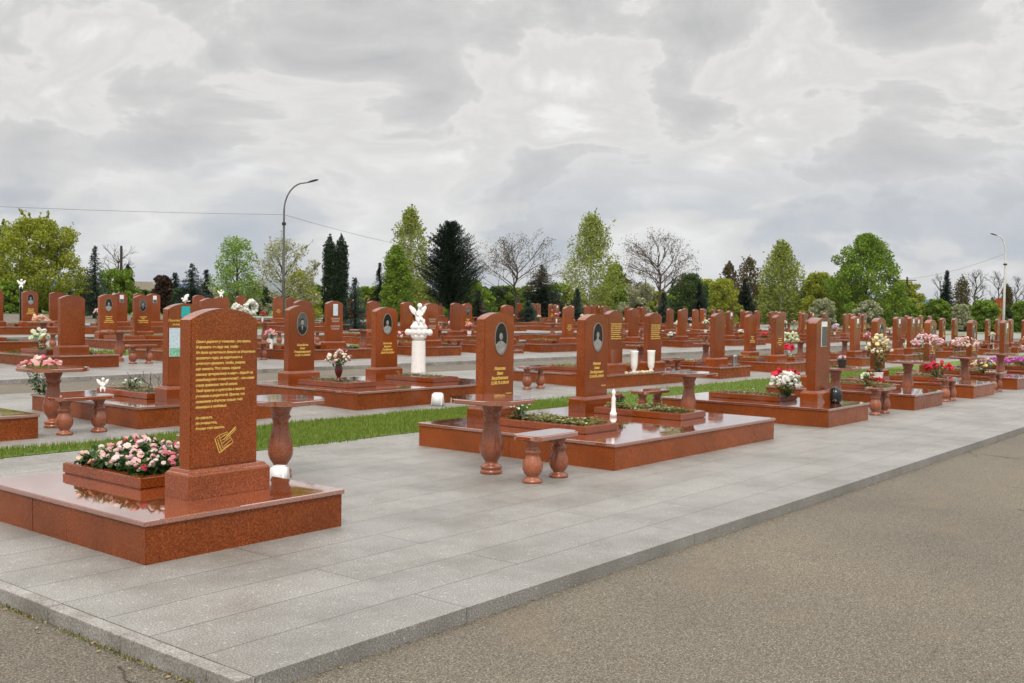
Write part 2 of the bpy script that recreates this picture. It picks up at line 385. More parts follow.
# kerb stones: along the left end of the first block, and along the near edge of the blocks behind
def kerb_run(pts_start, pts_end, wdt, top, joint, vertical):
    pass
bm = bmesh.new(); y = 0.0; k = 0
ln = .735
box(bm, -.092, -.010, .0, .235, -.30, .004, .006); box(bm, -.011, .004, .0, 13.4, -.25, -.006)
y = .235
while y < 13.3:
    box(bm, -.092, -.010, y+.003, min(y+ln, 13.4)-.003, -.30, gz(0, y+ln/2)+.003+rnd.uniform(-.003,.003), .006); y += ln
tag(link('kerb', mesh('kerb', bm, M['kerb'])), None, None, kind='structure')
for j in range(1, NB):
    bm = bmesh.new(); x = 0.0 if j < 3 else 44.0; yy = PER*j
    while x < XMAX-1:
        box(bm, x+.003, x+.997, yy, yy+.135, -.2, gz(0, yy)+.012+rnd.uniform(-.003,.003), .008); x += 1.0
    tag(link('kerb', mesh('kerb', bm, M['kerb'])), None, None, kind='structure')

def crack(pts, w_):
    vs, fs = [], []
    r = random.Random(11); P = []
    for (a, b_) in zip(pts, pts[1:]):
        for k in range(9): f = k/9; P.append((a[0]*(1-f)+b_[0]*f+r.gauss(0, .009), a[1]*(1-f)+b_[1]*f+r.gauss(0, .009)))
    for i, (x, y) in enumerate(P):
        q = P[min(i+1, len(P)-1)]; o_ = P[max(i-1, 0)]; d = Vector((q[0]-o_[0], q[1]-o_[1])).normalized(); n_ = w_*r.uniform(.3, 1)
        vs += [(x-d.y*n_, y+d.x*n_, -.0815), (x+d.y*n_, y-d.x*n_, -.0815)]
        if i: fs.append((2*i-2, 2*i-1, 2*i+1, 2*i))
    tag(link('asphalt_crack', pymesh('asphalt_crack', vs, fs, M['soil'])), None, None, kind='structure')
crack([(-.56, .22), (-.42, .42), (-.30, .52), (-.20, .82)], .009); crack([(-.42, .42), (-.26, .35), (-.16, .22)], .006)
crack([(7.4, -1.5), (6.0, -2.6), (5.0, -3.4)], .006); crack([(11.5, .9), (11.1, -.6), (11.3, -2.2), (11.0, -4.2)], .010)
# grass blades on the strips
def blades(name, regions, h, w_, mat):
    vs, fs = [], []
    for (x0, x1, y0, y1, n, z) in regions:
        for _ in range(n):
            x = rnd.uniform(x0, x1); y = rnd.uniform(y0, y1) + .05*math.sin(x*3.1)+rnd.gauss(0, .035)
            a = rnd.uniform(0, PI); hh = h*rnd.uniform(.5, 1.25); l = rnd.uniform(-.35, .35)*hh
            dx, dy = math.cos(a)*w_/2, math.sin(a)*w_/2; g = gz(x, y)+z; i = len(vs)
            vs += [(x-dx, y-dy, g), (x+dx, y+dy, g), (x+dy*l/w_*2, y-dx*l/w_*2, g+hh)]; fs.append((i, i+1, i+2))
    return link(name, pymesh(name, vs, fs, mat))
tag(blades('grass', [(1.5, 4.1, 7.10, 7.66, 3000, 0), (4.1, 12, 5.86, 7.66, 30000, 0), (12, 30, 5.86, 7.66, 20000, 0)], .052, .012, M['grass']), 'short fresh green grass growing in the strip between the first and second rows', 'grass', kind='stuff')
tag(blades('grass', [(8, 60, PER+5.86, PER+7.66, 9000, 0), (12, 75, 2*PER+5.86, 2*PER+7.66, 7000, 0)], .11, .04, M['grass']), 'green grass in the strips further back between the grave rows', 'grass', kind='stuff')
# tufts, moss and dry leaves along the foot of the kerb
vs, fs = [], []
for k in range(900):
    c_ = rnd.choice([.35, .8, 1.0, 1.35, 1.9, 2.1, 2.5]) if rnd.random() < .65 else rnd.uniform(-.1, 3.2)
    y = rnd.gauss(c_, .09); x = -.094-abs(rnd.gauss(0, .020)); a = rnd.uniform(0, PI); hh = rnd.uniform(.002, .020)*(1+(rnd.random() < .12))
    dx, dy = math.cos(a)*.004, math.sin(a)*.004; i = len(vs)
    vs += [(x-dx, y-dy, -.086), (x+dx, y+dy, -.086), (x+rnd.uniform(-.015,.012), y+rnd.uniform(-.015,.015), -.086+hh)]; fs.append((i, i+1, i+2))
for k in range(700):
    x = rnd.uniform(0, 22); y = -.006-abs(rnd.gauss(0, .012)); hh = rnd.uniform(.004, .016); i = len(vs)
    vs += [(x-.006, y, -.086), (x+.006, y, -.086), (x+rnd.uniform(-.01,.01), y-rnd.uniform(0,.01), -.086+hh)]; fs.append((i, i+1, i+2))
tag(link('kerb_weeds', pymesh('kerb_weeds', vs, fs, M['p_ground'])), 'thin moss and weed tufts along the foot of the granite kerb', 'weeds', kind='stuff')
M['dryleaf'] = leafmat('dry_leaves', [(.30,.16,.06), (.42,.28,.13), (.50,.40,.25)], trans=.1)
vs, fs = [], []
for k in range(46):
    y = rnd.uniform(-.1, 2.4) if k < 34 else 0; x = -.10-abs(rnd.gauss(.02, .05))
    if k >= 34: x = rnd.uniform(.4, 9); y = -.02-abs(rnd.gauss(0, .03))
    a = rnd.uniform(0, PI); s = rnd.uniform(.008, .018); i = len(vs)
    for q in range(4):
        vs.append((x+s*math.cos(a+q*PI/2)*(1 if q % 2 else .5), y+s*math.sin(a+q*PI/2)*(1 if q % 2 else .5), -.080+rnd.uniform(0, .008)))
    fs.append((i, i+1, i+2, i+3))
tag(link('dry_leaves', pymesh('dry_leaves', vs, fs, M['dryleaf'])), 'small dry leaves lying on the asphalt beside the kerb', 'leaves', kind='stuff')

# ------------------------------------------------------------------ grave parts
H_PL = .285
def riser_mesh(w_, d):
    bm = bmesh.new(); box(bm, .004, w_-.004, .004, d-.004, -.25, H_PL-.04)
    n = max(1, round(w_/1.95)); mm = max(1, round(d/1.4))
    for i in range(n):
        a, b_ = w_*i/n+.0015, w_*(i+1)/n-.0015
        box(bm, a, b_, 0, .003, -.25, H_PL-.037); box(bm, a, b_, d-.003, d, -.25, H_PL-.037)
    for i in range(mm):
        if d < 2.5: a, b_ = ((.0045, 1.49), (1.499, d-.0045))[i]
        else: a, b_ = d*i/mm+.0045, d*(i+1)/mm-.0045
        box(bm, 0, .003, a, b_, -.25, H_PL-.037); box(bm, w_-.003, w_, a, b_, -.25, H_PL-.037)
    return mesh('platform', bm, M['granite_side'])
_cache = {}
def cached(key, fn):
    if key not in _cache: _cache[key] = fn()
    return _cache[key]
def cap_mesh(w_, d):
    bm = bmesh.new(); box(bm, -.016, w_+.016, -.016, d+.016, H_PL-.036, H_PL, .008)
    return mesh('platform_cap', bm, M['cap'])
def plinth_mesh():
    bm = bmesh.new()
    def sec(hw, hd, z): return [bm.verts.new(p) for p in ((-hw,-hd,z),(hw,-hd,z),(hw,hd,z),(-hw,hd,z))]
    L = [sec(.355,.145,.001), sec(.355,.145,.165), sec(.348,.138,.180), sec(.338,.128,.186), sec(.328,.118,.205), sec(.322,.112,.209)]
    for a, b_ in zip(L, L[1:]):
        for k in range(4): bm.faces.new((a[k], a[(k+1)%4], b_[(k+1)%4], b_[k]))
    bm.faces.new(L[0][::-1]); bm.faces.new(L[-1]); return mesh('plinth', bm, M['granite'])
SW, SH, ST = .58, 1.155, .142
def stone_mesh():
    bm = bmesh.new(); r = .085; R = (SW*SW/4+r*r)/(2*r); pts = [(-SW/2, 0), (SW/2, 0)]
    a0 = math.asin(SW/2/R)
    for k in range(15):
        a = a0-2*a0*k/14; pts.append((R*math.sin(a), SH-R+R*math.cos(a)))
    prism(bm, [(x, z) for x, z in pts], -ST/2, ST/2, .007)
    return mesh('headstone', bm, M['granite'])
def frame_mesh(w_, d):
    bm = bmesh.new(); t = .085; h = .088
    o = [(0,0),(w_,0),(w_,d),(0,d)]; i_ = [(t,t),(w_-t,t),(w_-t,d-t),(t,d-t)]
    for k in range(4):
        q = [o[k], o[(k+1)%4], i_[(k+1)%4], i_[k]]; slab(bm, q, .001, h, .008)
    return mesh('bed_frame', bm, M['granite'])
def soil_mesh(w_, d):
    bm = bmesh.new(); box(bm, .085, w_-.085, .085, d-.085, .004, .075); return mesh('soil', bm, M['soil'])
def cover_mesh(w_, d, n, seed, hh=.075):
    r = random.Random(seed); vs, fs = [], []
    for _ in range(n):
        x = r.uniform(.095, w_-.095); y = r.uniform(.095, d-.095); z = .08+hh*r.random()*(.6+.5*math.sin(9*x+seed)*math.sin(7*y))
        s = r.uniform(.010, .022); a = r.uniform(0, 6.3); t = r.uniform(-.5, .5); i = len(vs)
        for q in range(4):
            c_, s_ = math.cos(a+q*PI/2), math.sin(a+q*PI/2); vs.append((x+s*c_, y+s*s_, z+s*c_*t))
        fs.append((i, i+1, i+2, i+3))
    return pymesh('ground_cover', vs, fs, M['p_ground'])
def oval(cx, cz, rx, rz, n=28, a0=0, a1=2*PI):
    return [(cx+rx*math.cos(a0+(a1-a0)*k/n), cz+rz*math.sin(a0+(a1-a0)*k/n)) for k in range(n)]
def portrait_mesh(kind):
    """oval enamel portrait with steel rim, facing -Y, centre at origin"""
    vs, fs, mi = [], [], []
    rx, rz = .125, .205
    def poly(pts, y, m):
        i = len(vs); vs.extend((x, y, z) for x, z in pts); fs.append(tuple(range(i, i+len(pts)))); mi.append(m)
    a = oval(0, 0, rx, rz); b_ = oval(0, 0, rx-.011, rz-.011); n = 28
    i = len(vs); vs.extend((x, 0, z) for x, z in a); vs.extend((x, -.010, z) for x, z in a); vs.extend((x, -.010, z) for x, z in b_); vs.extend((x, -.004, z) for x, z in b_)
    for q in range(3):
        for k in range(n):
            fs.append((i+q*n+k, i+q*n+(k+1)%n, i+(q+1)*n+(k+1)%n, i+(q+1)*n+k)); mi.append(0)
    poly(b_, -.004, 2 if kind == 'man' else 1)
    def clip(pts): return [(x, z) if (x/(rx-.013))**2+(z/(rz-.013))**2 < 1 else tuple(c/math.hypot(x/(rx-.013), z/(rz-.013)) for c in (x, z)) for x, z in pts]
    sh = 1 if kind == 'man' else 3
    poly(clip([(-.115,-.14),(-.105,-.075),(-.06,-.045),(-.022,-.025),(-.02,.0),(.02,.0),(.022,-.025),(.06,-.045),(.105,-.075),(.115,-.14),(.06,-.19),(0,-.20),(-.06,-.19)]), -.0052, sh)
    if kind == 'man': poly([(-.02,-.03),(.02,-.03),(0,-.12)], -.0060, 3)
    hr = {'man': (.044,.052,.045), 'woman': (.058,.062,.035), 'child': (.050,.050,.05)}[kind]
    poly(oval(0, hr[2], hr[0], hr[1]), -.0064, 1)
    poly(oval(0, .028, .034, .044), -.0070, 3)
    for s in (-1, 1): poly(oval(s*.013, .036, .006, .003, 8), -.0075, 1)
    poly(oval(0, .008, .010, .0025, 8), -.0075, 1)
    return pymesh('portrait', vs, fs, [M['ring'], M['portrait'], M['portrait_grey'], M['face']], False, mi)
def plaque_mesh(w_, h, mats, split=None):
    bm = bmesh.new(); box(bm, -w_/2, w_/2, -.008, 0, -h/2, h/2, .001)
    if split:
        box(bm, -w_/2+.006, w_/2-.006, -.0095, -.0075, -h/2+.006, -h/2+h*split)
    me = mesh('photo_plaque', bm, mats)
    if split:
        for p in me.polygons:
            if p.center.y < -.0085 or (abs(p.center.y+.0085) < .0004 and p.center.z < 0): p.material_index = 1
    return me
POEM = ['Самое дорогое у человека - это жизнь.', 'И прожить ее надо так, чтобы', 'Не было мучительно больно за бесцельно',
 'прожитые годы, за подленькое и', 'мелочное прошлое, чтобы, умирая,', 'мог сказать: "Вся жизнь отдана', 'самому прекрасному в мире - борьбе за',
 'освобождение человечества", - эти слова', 'стали правилом твоей жизни.', 'Твой пример и мужество в памяти', 'учеников и родителей. Прости, что', 'позволили и берегли только тебя', 'помощью и любовью.',
 '', 'Не плачьте,', 'Не печальтесь,', 'Вечная тебе память.']
T_A = ['Иналова', 'Зина', 'Заурбековна', '12.08.75-3.09.04']
T_B = ['Иналов', 'Азам', 'Эльбрусович', '21.04.92-3.09.04']
T_C = ['Самойлов', 'Олег', 'Владимирович', '11.02.71-3.09.04']
T_D = ['Бичегова', 'Мадина', 'Хазбиевна', '20.09.74-3.09.04']
BLK = ['Родные мои, не плачьте,', 'в небе теперь мой дом,', 'белою птицей в полёте', 'буду стучать крылом.', 'Утром росой прольюсь', 'на лепестки цветов,', 'вечером к вам вернусь', 'шелестом добрых слов.']
BLK2 = ['Любимым', 'и родным', 'светлая память', 'на века']
def inscr(kind):
    if kind == 'poem': return textmesh('poem', POEM, .0248, M['gold'], 1.585, 'LEFT', .28, .0015, .0012)
    if kind in 'ABCD': return textmesh(kind, {'A':T_A,'B':T_B,'C':T_C,'D':T_D}[kind], .052, M['gold'], 1.15, 'CENTER', .28, .0015, .0020)
    if kind == 'block': return textmesh('block', BLK, .037, M['gold'], 1.25, 'LEFT', .2, .0015, .0016)
    if kind == 'names': return textmesh('names', BLK2, .050, M['gold'], 1.2, 'CENTER', .1, .0015, .0014)
    if kind == 'grey': return textmesh('greyt', ['ПОМНИМ', 'ЛЮБИМ', '', 'СКОРБИМ', 'РОДНЫЕ'], .068, M['grey_text'], 1.05, 'CENTER', 0, .0015, .0016)
BOOK = None
def book_mesh():
    """engraved open book with a quill, golden lines"""
    bm = bmesh.new()
    def seg(a, b_, t=.0035):
        a, b_ = Vector(a), Vector(b_); d = (b_-a).normalized(); n = Vector((-d.y, d.x))*t/2
        q = [a+n, b_+n, b_-n, a-n]; v1 = [bm.verts.new((p.x, -.0015, p.y)) for p in q]; v0 = [bm.verts.new((p.x, 0, p.y)) for p in q]
        bm.faces.new(v1); 
        for k in range(4): bm.faces.new((v0[k], v0[(k+1)%4], v1[(k+1)%4], v1[k]))
    P = [(-.075,.03),(-.035,-.075),(.085,-.005),(.06,.03)]
    seg(P[0], P[1], .006); seg(P[1], P[2], .007); seg(P[2], P[3]); seg(P[0], (-.04,.055)); seg((-.04,.055), (-.005,-.045)); seg((-.005,-.045), (.085,-.005))
    seg((-.055,.03),(-.018,-.055)); seg((-.04,.055),(.03,.075)); seg((.03,.075),(.06,.03)); seg((-.04,.03),(.03,.06)); seg((-.03,.01),(.04,.045)); seg((-.02,-.01),(.055,.03))
    seg((0,-.03),(.065,.012)); seg((0,.02),(.105,.105), .009); seg((.02,.02),(.11,.09), .004); seg((-.01,.045),(.02,.06)); seg((-.05,.0),(-.022,-.06),.003)
    return mesh('engraving', bm, M['gold'])

TREE_XY = [(33.7,70.5), (36.2,81.7), (30.5,56.9), (44.2,78.1), (37.8,67.0), (42.6,73.7), (43.3,69.7), (48.5,76.0), (42.5,64.4), (46.7,68.7), (34.9,48.3), (39.2,49.3), (41.1,47.0), (41.8,46.7), (32.6,35.2), (52.9,54.7), (49.5,49.4), (57.2,55.7), (46.0,40.9), (73.0,57.1), (66.4,57.1), (85.3,63.5), (61.0,46.2), (86.4,57.8), (67.8,46.3), (99.4,63.2), (79.3,45.1), (87.5,52.2), (95.4,50.9), (87.8,43.1), (100.4,72.7), (109.4,50.8), (106.7,45.5), (117.7,57.7), (106.8,41.1), (104.7,35.1), (101.7,47.5), (86.2,32.2), (91.4,30.1), (113.1,33.4), (124.2,32.5), (133.9,33.4), (155.1,37.3), (164.4,36.5), (161.8,33.3), (115.2,30.8), (112.6,25.3), (108.3,26.4), (87.3,69.5), (103.6,62.3), (113.9,49.5), (81.6,42.2), (74.8,42.0), (45.1,54.8), (49.9,82.3), (50.2,42.1), (163.1,44.5), (150.6,32.0), (129.7,25.6), (57.7,61.4), (59.5,56.1), (30.0,67.1), (27.5,54.2), (69.6,72.2), (71.6,72.9), (65.6,64.4), (66.4,65.1), (72.0,64.4), (76.3,62.2), (76.5,62.1), (103.1,82.3), (98.6,74.9), (100.3,70.6), (103.4,64.6), (102.4,63.8), (103.7,64.3), (114.9,67.6), (114.7,65.8), (119.1,64.5), (113.7,60.5), (125.6,65.1), (126.0,64.7), (121.4,61.8), (130.2,63.8), (127.4,58.6), (118.4,52.6), (122.9,53.4), (129.0,50.2), (126.3,49.2), (123.6,46.1), (133.0,49.5), (130.8,47.9), (140.2,42.7), (41.1,82.0), (39.1,84.5), (42.7,80.0), (45.5,76.6), (47.9,73.6), (51.9,68.7), (54.7,65.2), (57.7,61.4), (125.3,26.8), (119.8,33.6), (123.0,29.7)]
graves = []      # for the labels
def grave(row, x0, x1, stones, desc=None, y0=None, depth=2.86, beds=True, cover=600):
    """stones: list of (x centre, 'f'|'b', dict) ; f = stone at the near edge showing its back, b = stone at the far edge facing us"""
    if row >= 7 and any(math.hypot(x0+1-tx, (50.4 if row == 7 else 56.6)+1.4-ty) < 3.4 for tx, ty in TREE_XY): return None
    j = (row-1)//2
    yb = (2.14 if row % 2 else 8.3)+PER*j if y0 is None else y0
    g = gz(x0, yb+.4); W_ = round(x1-x0, 2)
    t = thing('grave', '', 'grave', (x0, yb, g), 0, 'red granite graves of the memorial cemetery')
    if row % 2 and j == 0: t.location.z = 0
    link('platform', cached(('r', W_, depth), lambda: riser_mesh(W_, depth)), t)
    link('platform_cap', cached(('c', W_, depth), lambda: cap_mesh(W_, depth)), t)
    for st in stones:
        cx, fb, o = st[0]-x0, st[1], (st[2] if len(st) > 2 else {})
        ys = o.get('y', .55 if fb == 'f' else 2.33)
        sc = o.get('s', rnd.uniform(.985, 1.015))
        link('plinth', cached('pl', plinth_mesh), t, (cx, ys, H_PL))
        s = link('headstone', cached('st', stone_mesh), t, (cx, ys, H_PL+.209)); s.scale = (1, 1, sc)
        yf = -ST/2
        if 'portrait' in o: link('portrait', cached(('po', o['portrait']), lambda: portrait_mesh(o['portrait'])), s, (o.get('px', 0), yf-.0005, SH-.325))
        if 'text' in o:
            k = o['text']; me = inscr(k)
            pos = {'poem': (-.25, yf-.0012, .905), 'block': (-.20, yf-.0012, .85), 'grey': (0, yf-.0012, .62), 'names': (0, yf-.0012, .45)}.get(k, (.01, yf-.0012, .44))
            link('inscription', me, s, pos)
        if o.get('block2'): link('inscription', textmesh('names2', ['Помним', 'любим', 'скорбим'], .045, M['gold'], 1.3, 'CENTER', .3, .0015, .001), s, (.02, yf-.0012, .42))
        if o.get('sig'): link('inscription', textmesh('sig', ['Родные'], .030, M['gold'], 1, 'CENTER', .4, .001, .0005), s, (.19, yf-.0012, .13))
        if o.get('book'): link('engraving', cached('book', book_mesh), s, (-.01, yf-.0005, .17))
        if 'plaque' in o:
            pw, ph, mats, sp, px, pz = o['plaque']
            link('photo_plaque', plaque_mesh(pw, ph, [M[q] for q in mats], sp), s, (px, yf-.0005, pz))
        if o.get('wp'): link('photo_plaque', cached('wp', lambda: plaque_mesh(.17, .30, [M['paper'], M['portrait_grey']], .45)), s, (.03, yf-.0005, .92))
        if beds and o.get('bed', True):
            bd = o.get('bedd', 1.24); yb0 = o.get('bedy', (1.04 if fb == 'f' else .70)); bw = .68
            fr = link('bed_frame', cached(('fr', bw, bd), lambda: frame_mesh(bw, bd)), t, (cx-bw/2, yb0, H_PL))
            link('soil', cached(('so', bw, bd), lambda: soil_mesh(bw, bd)), fr)
            if o.get('cover', cover):
                nn = o.get('cover', cover); sd_ = rnd.randint(0, 2)
                cm = link('ground_cover', cached(('cv', bd, nn, sd_), lambda: cover_mesh(bw, bd, nn, sd_)), t, (cx-bw/2, yb0, H_PL)); cm['kind'] = 'stuff'
    graves.append([row, x0, t, desc, stones]); return t

# ------------------------------------------------------------------ graves
# first row (nearest the road)
grave(1, .76, 2.41, [(1.69, 'f', dict(text='poem', book=True, s=1.0, cover=0, bedd=1.16))], 'with the long golden verse and engraved book, nearest to the camera', depth=2.26)
grave(1, 6.20, 10.11, [(7.0, 'b', dict(portrait='woman', text='A', sig=True, s=1.0, px=.02, bedd=1.35)), (9.15, 'b', dict(portrait='child', text='B', sig=True, s=1.0, px=.02, bedd=1.35))],
      'with two oval portrait headstones, in the front row beside the road', cover=2600)
grave(1, 12.0, 13.68, [(12.93, 'f', dict(plaque=(.22, .40, ['paper', 'portrait_grey'], .8, .02, .90)))], 'with a tall framed photo, next after the front double grave')
r1 = [(16.0, 17.1, 'b', dict(portrait='man', text='B')), (19.85, 20.75, 'b', dict(portrait='woman', text='A')), (23.6, 24.6, 'b', dict(portrait='man', text='A')),
      (27.4, 28.5, 'b', dict(portrait='child', text='B')), (31.3, 32.2, 'b', dict(wp=True)), (35.2, 36.0, 'f', {}), (39.0, 39.9, 'b', dict(portrait='man'))]
for x, c, fb, o in r1: grave(1, x, x+1.69, [(c, fb, o)])
# second row
grave(2, 1.4, 3.09, [(2.2, 'b', {})], 'with only its bare corner showing at the left edge, second row')
ICON = (.17, .24, ['teal', 'paper'], None)
g165 = grave(2, 4.4, 6.6, [(5.42, 'f', dict(block2=False, bedd=1.35, bedy=.92, cover=500, plaque=(.20, .40, ['sky_print', 'green_print'], .30, -.175, .61)))], 'with a tall blue and green photo and a white dove on top')
hs = [c for c in g165.children if c.name.startswith('headstone')][0]
link('icon', plaque_mesh(.135, .155, [M['teal'], M['paper']]), hs, (-.02, -ST/2-.002, 1.035))
link('inscription', textmesh('n165', ['Помним и любим', 'сына, брата'], .045, M['gold'], 1.2, 'CENTER', .3, .0015, .001), hs, (-.10, -ST/2-.0012, .90))
grave(2, 8.2, 12.07, [(8.93, 'b', dict(portrait='man', text='C', s=1.0)), (11.02, 'b', dict(portrait='woman', text='D', s=1.0))], 'with two portrait headstones and a white angel column, second row', cover=260)
grave(2, 15.2, 18.9, [(16.35, 'f', dict(text='block')), (18.05, 'f', dict(text='block'))], 'with golden verses on both headstones and two tall white vases')
grave(2, 20.4, 22.12, [(21.3, 'f', {})], 'with a blank headstone and a steel lantern, second row')
grave(2, 24.3, 28.1, [(25.0, 'f', dict(text='names')), (26.9, 'b', dict(text='A'))])
grave(2, 30.3, 32.0, [(31.1, 'f', dict(wp=True))])
grave(2, 34.5, 38.1, [(35.3, 'f', dict(wp=True)), (36.9, 'f', dict(wp=True))])
# third row
grave(3, 4.3, 6.0, [(5.2, 'f', {})])
grave(3, 8.15, 9.86, [(9.0, 'f', {})], 'with a blank headstone behind the asphalt path, far left')
grave(3, 11.8, 13.5, [(12.7, 'f', {})])
grave(3, 15.0, 18.2, [(15.7, 'f', {}), (16.85, 'f', dict(plaque=(.17, .33, ['paper', 'sky_print'], .9, 0, .90), text='grey'))], 'with a white photo and grey lettering on its headstone, third row')
grave(3, 20.0, 21.75, [(20.9, 'f', dict(text='grey'))], 'with grey lettering, standing behind the white angel column')
grave(3, 23.3, 25.05, [(24.75, 'f', {})])
grave(3, 26.0, 29.5, [(28.4, 'f', dict(text='names'))])
grave(3, 32.2, 33.9, [(33.0, 'f', dict())]); grave(3, 36.2, 37.9, [(37.0, 'f', {})])
# fourth row
grave(4, 9.3, 11.0, [(10.1, 'b', {})])
grave(4, 13.3, 16.6, [(14.35, 'b', dict(portrait='woman', text='D')), (15.55, 'b', dict(portrait='man', text='C'))], 'with two portrait headstones set close together, fourth row')
grave(4, 16.9, 18.6, [(17.35, 'f', {})]); grave(4, 23.3, 27.0, [(24.2, 'f', {}), (26.0, 'f', {})])
grave(4, 28.0, 29.8, [(28.9, 'f', {})]); grave(4, 30.8, 32.5, [(31.6, 'b', dict(portrait='man', text='C'))]); grave(4, 34.6, 36.3, []); grave(4, 38.4, 42.2, [])
# fifth and sixth rows
grave(5, 13.6, 18.7, [(14.5, 'f', {}), (15.8, 'f', dict(portrait='woman', text='D')), (17.75, 'b', {})]); grave(5, 18.95, 22.3, [(19.5, 'f', dict(wp=True)), (21.0, 'f', dict(wp=True))])
grave(5, 22.6, 24.3, [(23.2, 'f', {})]); grave(5, 28.4, 30.1, []); grave(5, 33.2, 37.0, []); grave(5, 40.1, 41.8, []); grave(5, 44.0, 45.7, []); grave(5, 47.9, 49.6, [])
grave(6, 24.0, 26.0, [(25.1, 'b', {})]); grave(6, 29.1, 30.8, [(29.9, 'f', {})]); grave(6, 31.5, 33.2, [(32.3, 'f', dict(text='names'))]); grave(6, 33.9, 35.6, [(34.6, 'b', {})]); grave(6, 47.9, 49.6, [(48.8, 'b', dict(portrait='man'))]); grave(6, 52.2, 53.9, [])
def fill(row, x, xend, pf, pdouble):
    while x < xend:
        styles = [dict(), dict(), dict(wp=True), dict(text='names'), dict(portrait='man'), dict(portrait='woman', text='A')]
        if rnd.random() < pdouble:
            fb = 'f' if rnd.random() < pf else 'b'
            grave(row, x, x+3.7, [(x+.85, fb, dict(rnd.choice(styles))), (x+2.85, fb, dict(rnd.choice(styles)))], cover=200); x += 5.75 if x < 45 else 5.0
        else:
            fb = 'f' if rnd.random() < pf else 'b'
            grave(row, x, x+1.69, [(x+.85+rnd.uniform(-.05,.1), fb, dict(rnd.choice(styles)))], cover=200); x += 3.86 if x < 45 else 3.0
fill(1, 42.9, 74, .5, .45); fill(2, 40.4, 74, .6, .6); fill(3, 40.7, 74, .6, .6)
fill(4, 45.6, 74, .6, .7); fill(5, 52.0, 74, .5, .7); fill(6, 56.3, 74, .5, .7); fill(7, 50, 76, .5, .6); fill(8, 53, 76, .5, .6)

ORD = ['first','second','third','fourth','fifth','sixth','seventh','eighth','ninth','tenth','eleventh','twelfth','thirteenth','fourteenth','fifteenth','sixteenth','seventeenth','eighteenth','nineteenth','twentieth','twenty-first','twenty-second','twenty-third','twenty-fourth']
ROWN = ['front','second','third','fourth','fifth','sixth','seventh','eighth']
byrow = {}
for r, x, t, d, st in graves: byrow.setdefault(r, []).append((x, t, d, st))
for r, L in byrow.items():
    L.sort(key=lambda q: q[0])
    for k, (x, t, d, st) in enumerate(L):
        if d: t['label'] = 'red granite grave ' + d; continue
        n = len(st)
        what = 'low red granite grave without a headstone' if n == 0 else ('wide red granite grave with two headstones' if n == 2 else ('broad red granite grave with three headstones' if n == 3 else 'single red granite grave'))
        t['label'] = f'{what}, {ORD[k]} from the left in the {ROWN[r-1]} row'

# ------------------------------------------------------------------ tables and benches
def baluster(bm, prof, n=22): lathe(bm, prof, n)
TP = [(.112,0),(.112,.022),(.106,.036),(.098,.040),(.108,.052),(.112,.068),(.102,.084),(.072,.098),(.064,.118),(.075,.14),(.103,.18),(.120,.225),(.124,.27),(.116,.33),(.100,.40),(.086,.46),(.078,.52),(.078,.56),(.092,.585),(.100,.60),(.086,.618),(.088,.64),(.105,.67),(.115,.70),(.115,.729)]
BP = [(.098,0),(.098,.018),(.088,.034),(.060,.050),(.058,.062),(.080,.085),(.098,.125),(.102,.165),(.094,.205),(.070,.255),(.062,.280),(.080,.292),(.084,.305),(.066,.322),(.056,.345),(.062,.375),(.078,.400),(.082,.419)]
def top_outline(hx, hy, cut, n=4):
    """rectangle with softly scooped corners"""
    pts = []
    for sx, sy, a in ((1,1,0),(-1,1,1),(-1,-1,2),(1,-1,3)):
        c0 = (sx*hx, sy*(hy-cut)); c1 = (sx*(hx-cut), sy*hy)
        if sx*sy < 0: c0, c1 = c1, c0
        for k in range(n+1):
            t = k/n; mx, my = c0[0]*(1-t)+c1[0]*t, c0[1]*(1-t)+c1[1]*t
            q = .10*cut*math.sin(PI*t); L = math.hypot(mx, my); pts.append((mx+mx/L*q, my+my/L*q))
    return pts
bm = bmesh.new(); baluster(bm, TP); me_tl = mesh('leg', bm, M['honed'], True)
bm = bmesh.new(); slab(bm, top_outline(.40, .40, .22, 5), .73, .780, .012); me_tt = mesh('table_top', bm, M['cap'])
bm = bmesh.new(); baluster(bm, BP, 18); me_bl = mesh('leg', bm, M['honed'], True)
bm = bmesh.new(); slab(bm, top_outline(.39, .17, .08, 3), .42, .470, .010); me_bt = mesh('seat', bm, M['honed'])
me_bt.materials.clear(); me_bt.materials.append(M['cap'])
for me_ in (me_tl, me_bl):
    pass
tables, benches = [], []
def table(x, y, rz=0, z=None, row=1):
    t = thing('memorial_table', '', 'table', (x, y, gz(x, y) if z is None else z), rz, 'red granite tables beside the graves')
    link('leg', me_tl, t); link('table_top', me_tt, t); tables.append((row, x, t)); return t
def bench(x, y, rz=0, z=None, row=1):
    t = thing('bench', '', 'bench', (x, y, gz(x, y) if z is None else z), rz, 'small red granite benches beside the graves')
    for s in (-1, 1): link('leg', me_bl, t, (s*.225, 0, 0))
    link('seat', me_bt, t); benches.append((row, x, t)); return t
table(3.53, 4.30, .1).__setitem__('label', 'scalloped granite table right behind the headstone with the long golden verse')
bench(2.98, 4.55, .0).__setitem__('label', 'small granite bench half hidden behind the headstone with the golden verse')
table(5.18, 2.98, .05)['label'] = 'scalloped granite table in front of the portrait headstone, nearest table standing free'
bench(5.25, 2.33, .03)['label'] = 'small granite bench nearest to the road edge, in front of the double grave'
table(11.1, 4.00, 0)['label'] = 'granite table between the double grave and the grave with the tall photo'
bench(11.05, 4.66, 0)['label'] = 'low granite bench on the grass edge beside the table behind the double grave'
for k, x in enumerate((14.9, 18.8, 22.6, 26.3, 30.2, 34.1, 38.0)): table(x, 3.15+rnd.uniform(-.1,.1)); bench(x-.05+rnd.uniform(-.1,.1), 2.36)
